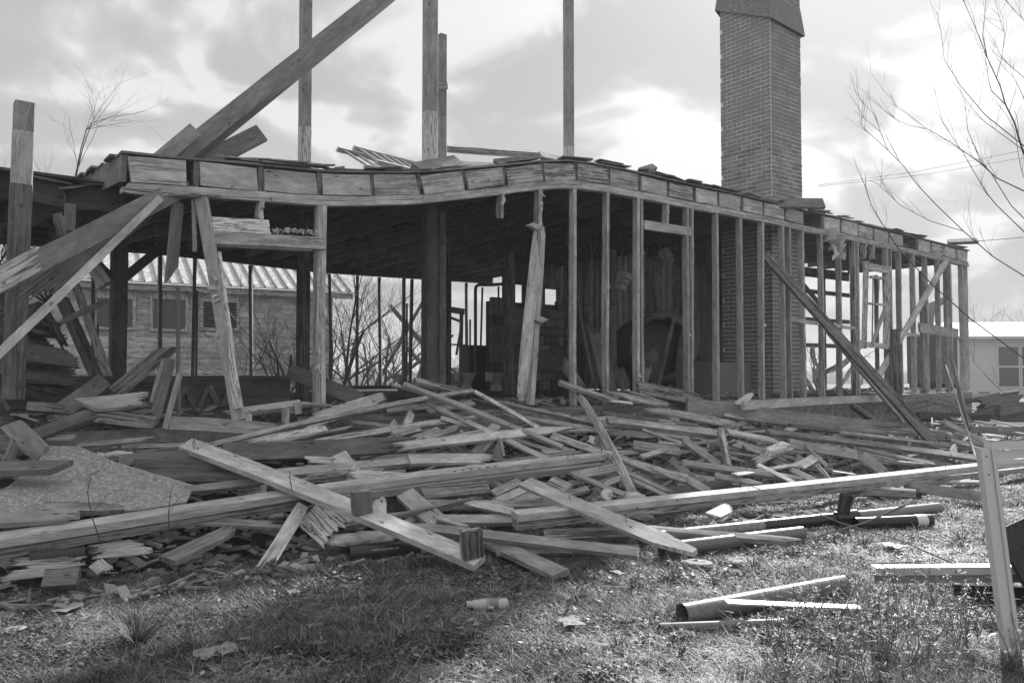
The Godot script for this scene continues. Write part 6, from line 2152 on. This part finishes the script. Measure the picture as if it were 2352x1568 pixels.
	for i in 16:
		var px := 870.0 + i * 78.0 + rng.randf_range(-25, 25)
		if px > 2060:
			continue
		var dd := rng.randf_range(70, 95)
		tree("hedge_tree", "small leafless tree in the far hedgerow seen through the frame", at_y(px, 848 + 1.4 * F / dd, 0.0), rng.randf_range(3.5, 7.0), 0.1, 3, "leafless trees of the far hedgerow", Vector3.ZERO, 0.8, 0.13)
	# vines dried under the plate by the window frame
	var vn := MB.new()
	for i in 26:
		var p := at_wall(rng.randf_range(1965, 2150), rng.randf_range(565, 610), -0.12)
		grow(vn, p, Vector3(rng.randf_range(-1, 1), rng.randf_range(-0.6, 0.6), rng.randf_range(0, 0.5)).normalized(), 0.22, 0.006, 1, 0.0, 3, 0.9)
	var vo := build(vn, "dry_vine", plain(0.4))
	tag(vo, "dry curling vine caught under the plate above the window frame", "vine")

func blade(mb: MB, p: Vector3, d: Vector3, l: float, w: float, droop: float, col: Color):
	var side := d.cross(Vector3.UP)
	if side.length() < 0.01:
		side = Vector3.RIGHT
	side = side.normalized() * w
	var q := p
	var e := d
	var prev := [p - side, p + side]
	var n := 3
	for i in n:
		e = (e + Vector3(d.x, -0.5, d.z) * droop).normalized()
		q += e * l / n
		var f := 1.0 - float(i + 1) / n
		if i < n - 1:
			var a := q - side * f
			var b := q + side * f
			mb.quad(prev[0], prev[1], b, a, Vector2.ZERO, Vector2.ZERO, Vector2.ZERO, Vector2.ZERO, col)
			prev = [a, b]
		else:
			mb.tri(prev[0], prev[1], q, Vector2.ZERO, Vector2.ZERO, Vector2.ZERO, Vector3.ZERO, col)

func scatter(called: String, label: String, cat: String, meshes: Array, m: Material, count: int, smin: float, smax: float, where: Callable):
	var lists := []
	for k in meshes.size():
		lists.append([])
	for i in count:
		var p: Vector3 = where.call()
		if p.y < -50.0:
			continue
		var s := rng.randf_range(smin, smax)
		lists[rng.randi() % meshes.size()].append([Transform3D(Basis(Vector3.UP, rng.randf() * TAU).rotated(Vector3.RIGHT, rng.randf_range(-0.15, 0.15)) * s, p), rng.randf_range(0.6, 1.35)])
	var par := Node3D.new()
	par.name = called
	add_child(par)
	tag(par, label, cat, "", "stuff")
	for k in meshes.size():
		var mm := MultiMesh.new()
		mm.transform_format = MultiMesh.TRANSFORM_3D
		mm.use_colors = true
		mm.mesh = meshes[k]
		mm.instance_count = lists[k].size()
		for i in lists[k].size():
			mm.set_instance_transform(i, lists[k][i][0])
			var g: float = lists[k][i][1]
			mm.set_instance_color(i, Color(g, g, g))
		var mi := MultiMeshInstance3D.new()
		mi.multimesh = mm
		mi.name = "clumps"
		mi.material_override = m
		par.add_child(mi, true)
		tag(mi, "", "", "", "stuff")

func lawn_spot(far: float, patch: float, seed_: float) -> Vector3:
	# a random place on the open ground before the pile; thinner further off
	for t in 12:
		var z := 3.0 * pow(far / 3.0, rng.randf())
		var x := rng.randf_range(-0.9, 0.9) * z
		var p := Vector3(x, 0, -z)
		if pile(p) > 0.06 or off_of(p) > -1.0 and s_of(p) < 12.4:
			continue
		if relief.get_noise_2d(x * 0.8 + seed_, z * 0.8) + 0.5 * relief.get_noise_2d(x * 2.6 + seed_, z * 2.6) < patch + rng.randf_range(-0.25, 0.25):
			continue
		p.y = hgt(x, -z)
		return p
	return Vector3(0, -100, 0)

func plants():
	var lm := StandardMaterial3D.new()
	lm.vertex_color_use_as_albedo = true
	lm.roughness = 0.6
	lm.cull_mode = BaseMaterial3D.CULL_DISABLED
	lm.backlight_enabled = true
	lm.backlight = Color(0.2, 0.2, 0.2)
	var grass := []
	for k in 5:
		var mb := MB.new()
		for i in 11:
			var g := rng.randf() * TAU
			var d := Vector3(cos(g), rng.randf_range(0.5, 1.8), sin(g)).normalized()
			var c := rng.randf_range(0.045, 0.11) if rng.randf() < 0.8 else rng.randf_range(0.2, 0.34)
			blade(mb, Vector3(rng.randf_range(-0.03, 0.03), -0.005, rng.randf_range(-0.03, 0.03)), d, rng.randf_range(0.03, 0.12), rng.randf_range(0.0016, 0.003), rng.randf_range(0.1, 0.5), Color(c, c, c))
		grass.append(mb.mesh())
	scatter("short_grass", "patchy short grass over the open ground", "grass", grass, lm, 60000, 0.4, 1.25, lawn_spot.bind(13.0, 0.0, 0.0))
	var straw := []
	for k in 4:
		var mb := MB.new()
		for i in 5:
			var g := rng.randf() * TAU
			var c := rng.randf_range(0.16, 0.42)
			var p := Vector3(rng.randf_range(-0.06, 0.06), 0.008, rng.randf_range(-0.06, 0.06))
			blade(mb, p, Vector3(cos(g), rng.randf_range(0.0, 0.4), sin(g)).normalized(), rng.randf_range(0.05, 0.15), 0.0016, rng.randf_range(0.0, 0.25), Color(c, c, c))
		straw.append(mb.mesh())
	scatter("straw_litter", "pale straw and dead stalks littering the ground", "straw", straw, lm, 24000, 0.5, 1.5, lawn_spot.bind(12.0, -0.15, 20.0))
	var clover := []
	for k in 3:
		var mb := MB.new()
		for i in 9:
			var c := rng.randf_range(0.05, 0.11)
			var p := Vector3(rng.randf_range(-0.04, 0.04), rng.randf_range(0.015, 0.04), rng.randf_range(-0.04, 0.04))
			var nn := Vector3(rng.randf_range(-0.6, 0.6), 1, rng.randf_range(-0.6, 0.6)).normalized()
			var u := nn.cross(Vector3.RIGHT).normalized()
			var w := nn.cross(u)
			var r := rng.randf_range(0.007, 0.014)
			var prev := p + u * r
			for j in 6:
				var g := TAU * (j + 1) / 6
				var q := p + (u * cos(g) + w * sin(g)) * r
				mb.tri(p - nn * 0.003, prev, q, Vector2.ZERO, Vector2.ZERO, Vector2.ZERO, nn, Color(c, c, c))
				prev = q
		clover.append(mb.mesh())
	scatter("clover", "low clover and weed leaves in patches on the ground", "clover", clover, lm, 4500, 0.6, 1.1, lawn_spot.bind(9.0, 0.2, 40.0))
	var crumbs := []
	for k in 3:
		var mb := MB.new()
		for i in 6:
			var p := Vector3(rng.randf_range(-0.08, 0.08), 0.008, rng.randf_range(-0.08, 0.08))
			var c := rng.randf_range(0.14, 0.4) if rng.randf() < 0.4 else rng.randf_range(0.04, 0.12)
			var e := Vector3(rng.randf_range(-1, 1), rng.randf_range(-0.2, 0.3), rng.randf_range(-1, 1)) * 0.014
			var f := Vector3(rng.randf_range(-1, 1), 0.1, rng.randf_range(-1, 1)) * 0.012
			mb.quad(p - e, p + f, p + e, p - f, Vector2.ZERO, Vector2.ZERO, Vector2.ZERO, Vector2.ZERO, Color(c, c, c))
		crumbs.append(mb.mesh())
	scatter("ground_crumbs", "chips, dead leaves and crumbs strewn over the soil", "litter", crumbs, lm, 12000, 0.6, 1.7, lawn_spot.bind(11.0, -0.6, 60.0))
	# tufts
	var first := true
	for q in [[312, 1478, 0.27, 170], [1180, 1262, 0.17, 60], [1640, 1345, 0.17, 70], [1545, 1330, 0.16, 60], [590, 1262, 0.14, 50], [1760, 1192, 0.2, 80], [1835, 1200, 0.2, 80], [1985, 1250, 0.16, 70], [2190, 1195, 0.18, 80], [1330, 1385, 0.15, 60], [855, 1372, 0.13, 50], [790, 1385, 0.12, 45], [1000, 1380, 0.11, 45], [640, 1345, 0.1, 40], [2105, 1140, 0.2, 60], [1905, 1235, 0.14, 50], [960, 1300, 0.12, 50], [1245, 1385, 0.12, 50], [730, 1385, 0.12, 40], [1450, 1350, 0.12, 50], [2210, 1240, 0.16, 60], [1080, 1330, 0.11, 40], [420, 1400, 0.13, 50], [150, 1440, 0.12, 50], [560, 1500, 0.12, 50], [900, 1480, 0.13, 50], [1150, 1500, 0.12, 45], [1420, 1480, 0.14, 55], [1330, 1330, 0.13, 50], [1730, 1300, 0.15, 55], [1480, 1400, 0.12, 45], [1880, 1400, 0.15, 60], [1560, 1500, 0.14, 60], [60, 1380, 0.12, 50], [1760, 1480, 0.15, 60], [1010, 1440, 0.1, 40]]:
		var mb := MB.new()
		for i in q[3]:
			var g := rng.randf() * TAU
			var tilt := rng.randf_range(0.35, 2.4)
			var d := Vector3(cos(g), tilt, sin(g)).normalized()
			var c := rng.randf_range(0.03, 0.08) if first else rng.randf_range(0.05, 0.13)
			if rng.randf() > 0.9:
				c = rng.randf_range(0.25, 0.4)
			c = clampf(c, 0.02, 0.5)
			blade(mb, Vector3(cos(g), 0, sin(g)) * rng.randf() * 0.05, d, q[2] * rng.randf_range(0.5, 1.15), 0.0028, rng.randf_range(0.05, 0.45), Color(c, c, c))
		var o := build(mb, "grass_tuft", lm, null, at_y(q[0], q[1], 0.0))
		if first:
			tag(o, "largest dark bushy grass tuft standing alone on the bare patch", "grass tuft")
		else:
			tag(o, "tuft of long grass blades growing among the rubbish", "grass tuft", "grass tufts among the rubbish")
			alike.append([o, "%s grass tuft" % ("tall" if q[2] > 0.15 else "small"), o.position])
		first = false
	# dry weeds round the white frame
	for i in 80:
		var px := rng.randf_range(1760, 2352)
		var py := rng.randf_range(1400, 1600)
		if px > 2100:
			py = rng.randf_range(1350, 1600)
		var mb := MB.new()
		var p := at_y(px, py, 0.0)
		for k in rng.randi_range(2, 4):
			var d := Vector3(rng.randf_range(-0.7, 0.7), 1, rng.randf_range(-0.5, 0.5)).normalized()
			var h := rng.randf_range(0.12, 0.42)
			var c := rng.randf_range(0.1, 0.34)
			var pts := [Vector3.ZERO, d * h * 0.5, d * h + Vector3(rng.randf_range(-0.05, 0.05), 0, 0)]
			mb.tube(pts, [0.003, 0.0024, 0.0012], 4, false, Color(c, c, c))
			for j in 7:
				var f := rng.randf_range(0.2, 1.0)
				blade(mb, d * h * f, Vector3(rng.randf_range(-1, 1), rng.randf_range(-0.2, 1), rng.randf_range(-1, 1)).normalized(), rng.randf_range(0.02, 0.06), 0.003, 0.2, Color(c, c, c))
			if rng.randf() < 0.3:
				for j in 5:
					chips(mb, pts[2] + Vector3(rng.randf_range(-0.01, 0.01), rng.randf_range(-0.01, 0.02), 0), Vector3.RIGHT, Vector3.UP, 2, 0.006, 0.006)
		var o := build(mb, "dry_weed", lm, null, p)
		tag(o, "dry weed stalk among the weeds round the white door frame", "weed", "dry weeds round the white door frame")
	for q in [[[1640, 1080], [1930, 1200], [2080, 1245], [2180, 1290], [2300, 1330], [2352, 1360]], [[2352, 1315], [2200, 1310], [2100, 1290], [1990, 1295]], [[1740, 1250], [1850, 1240], [1990, 1200], [2080, 1160]]]:
		var mb := MB.new()
		var pts := []
		var rad := []
		for i in q.size():
			pts.append(at_depth(q[i][0], q[i][1], lerpf(6.3, 4.9, i / float(q.size() - 1))))
			rad.append(lerpf(0.003, 0.008, i / float(q.size() - 1)))
		mb.tube(pts, rad, 5)
		var o := build(mb, "fallen_branch", plain(0.2))
		tag(o, "thin fallen branch arching over the sunlit grass by the white door frame", "branch", "fallen branches by the white door frame")
	# thin saplings before the chipboard sheet
	for q in [[[232, 1252], [208, 1180], [200, 1130], [208, 1090], [228, 1080]], [[388, 1240], [386, 1180], [392, 1130], [398, 1110]]]:
		var mb := MB.new()
		var pts := []
		var rad := []
		for i in q.size():
			pts.append(at_depth(q[i][0], q[i][1], 5.3))
			rad.append(lerpf(0.004, 0.0015, i / float(q.size() - 1)))
		mb.tube(pts, rad, 5)
		grow(mb, pts[1], Vector3(0.5, 0.6, 0.1).normalized(), 0.2, 0.002, 0, 0.2, 3, 0.6)
		var o := build(mb, "thin_sapling", plain(0.06))
		tag(o, "thin bare sapling standing before the chipboard sheet", "sapling", "saplings before the chipboard")
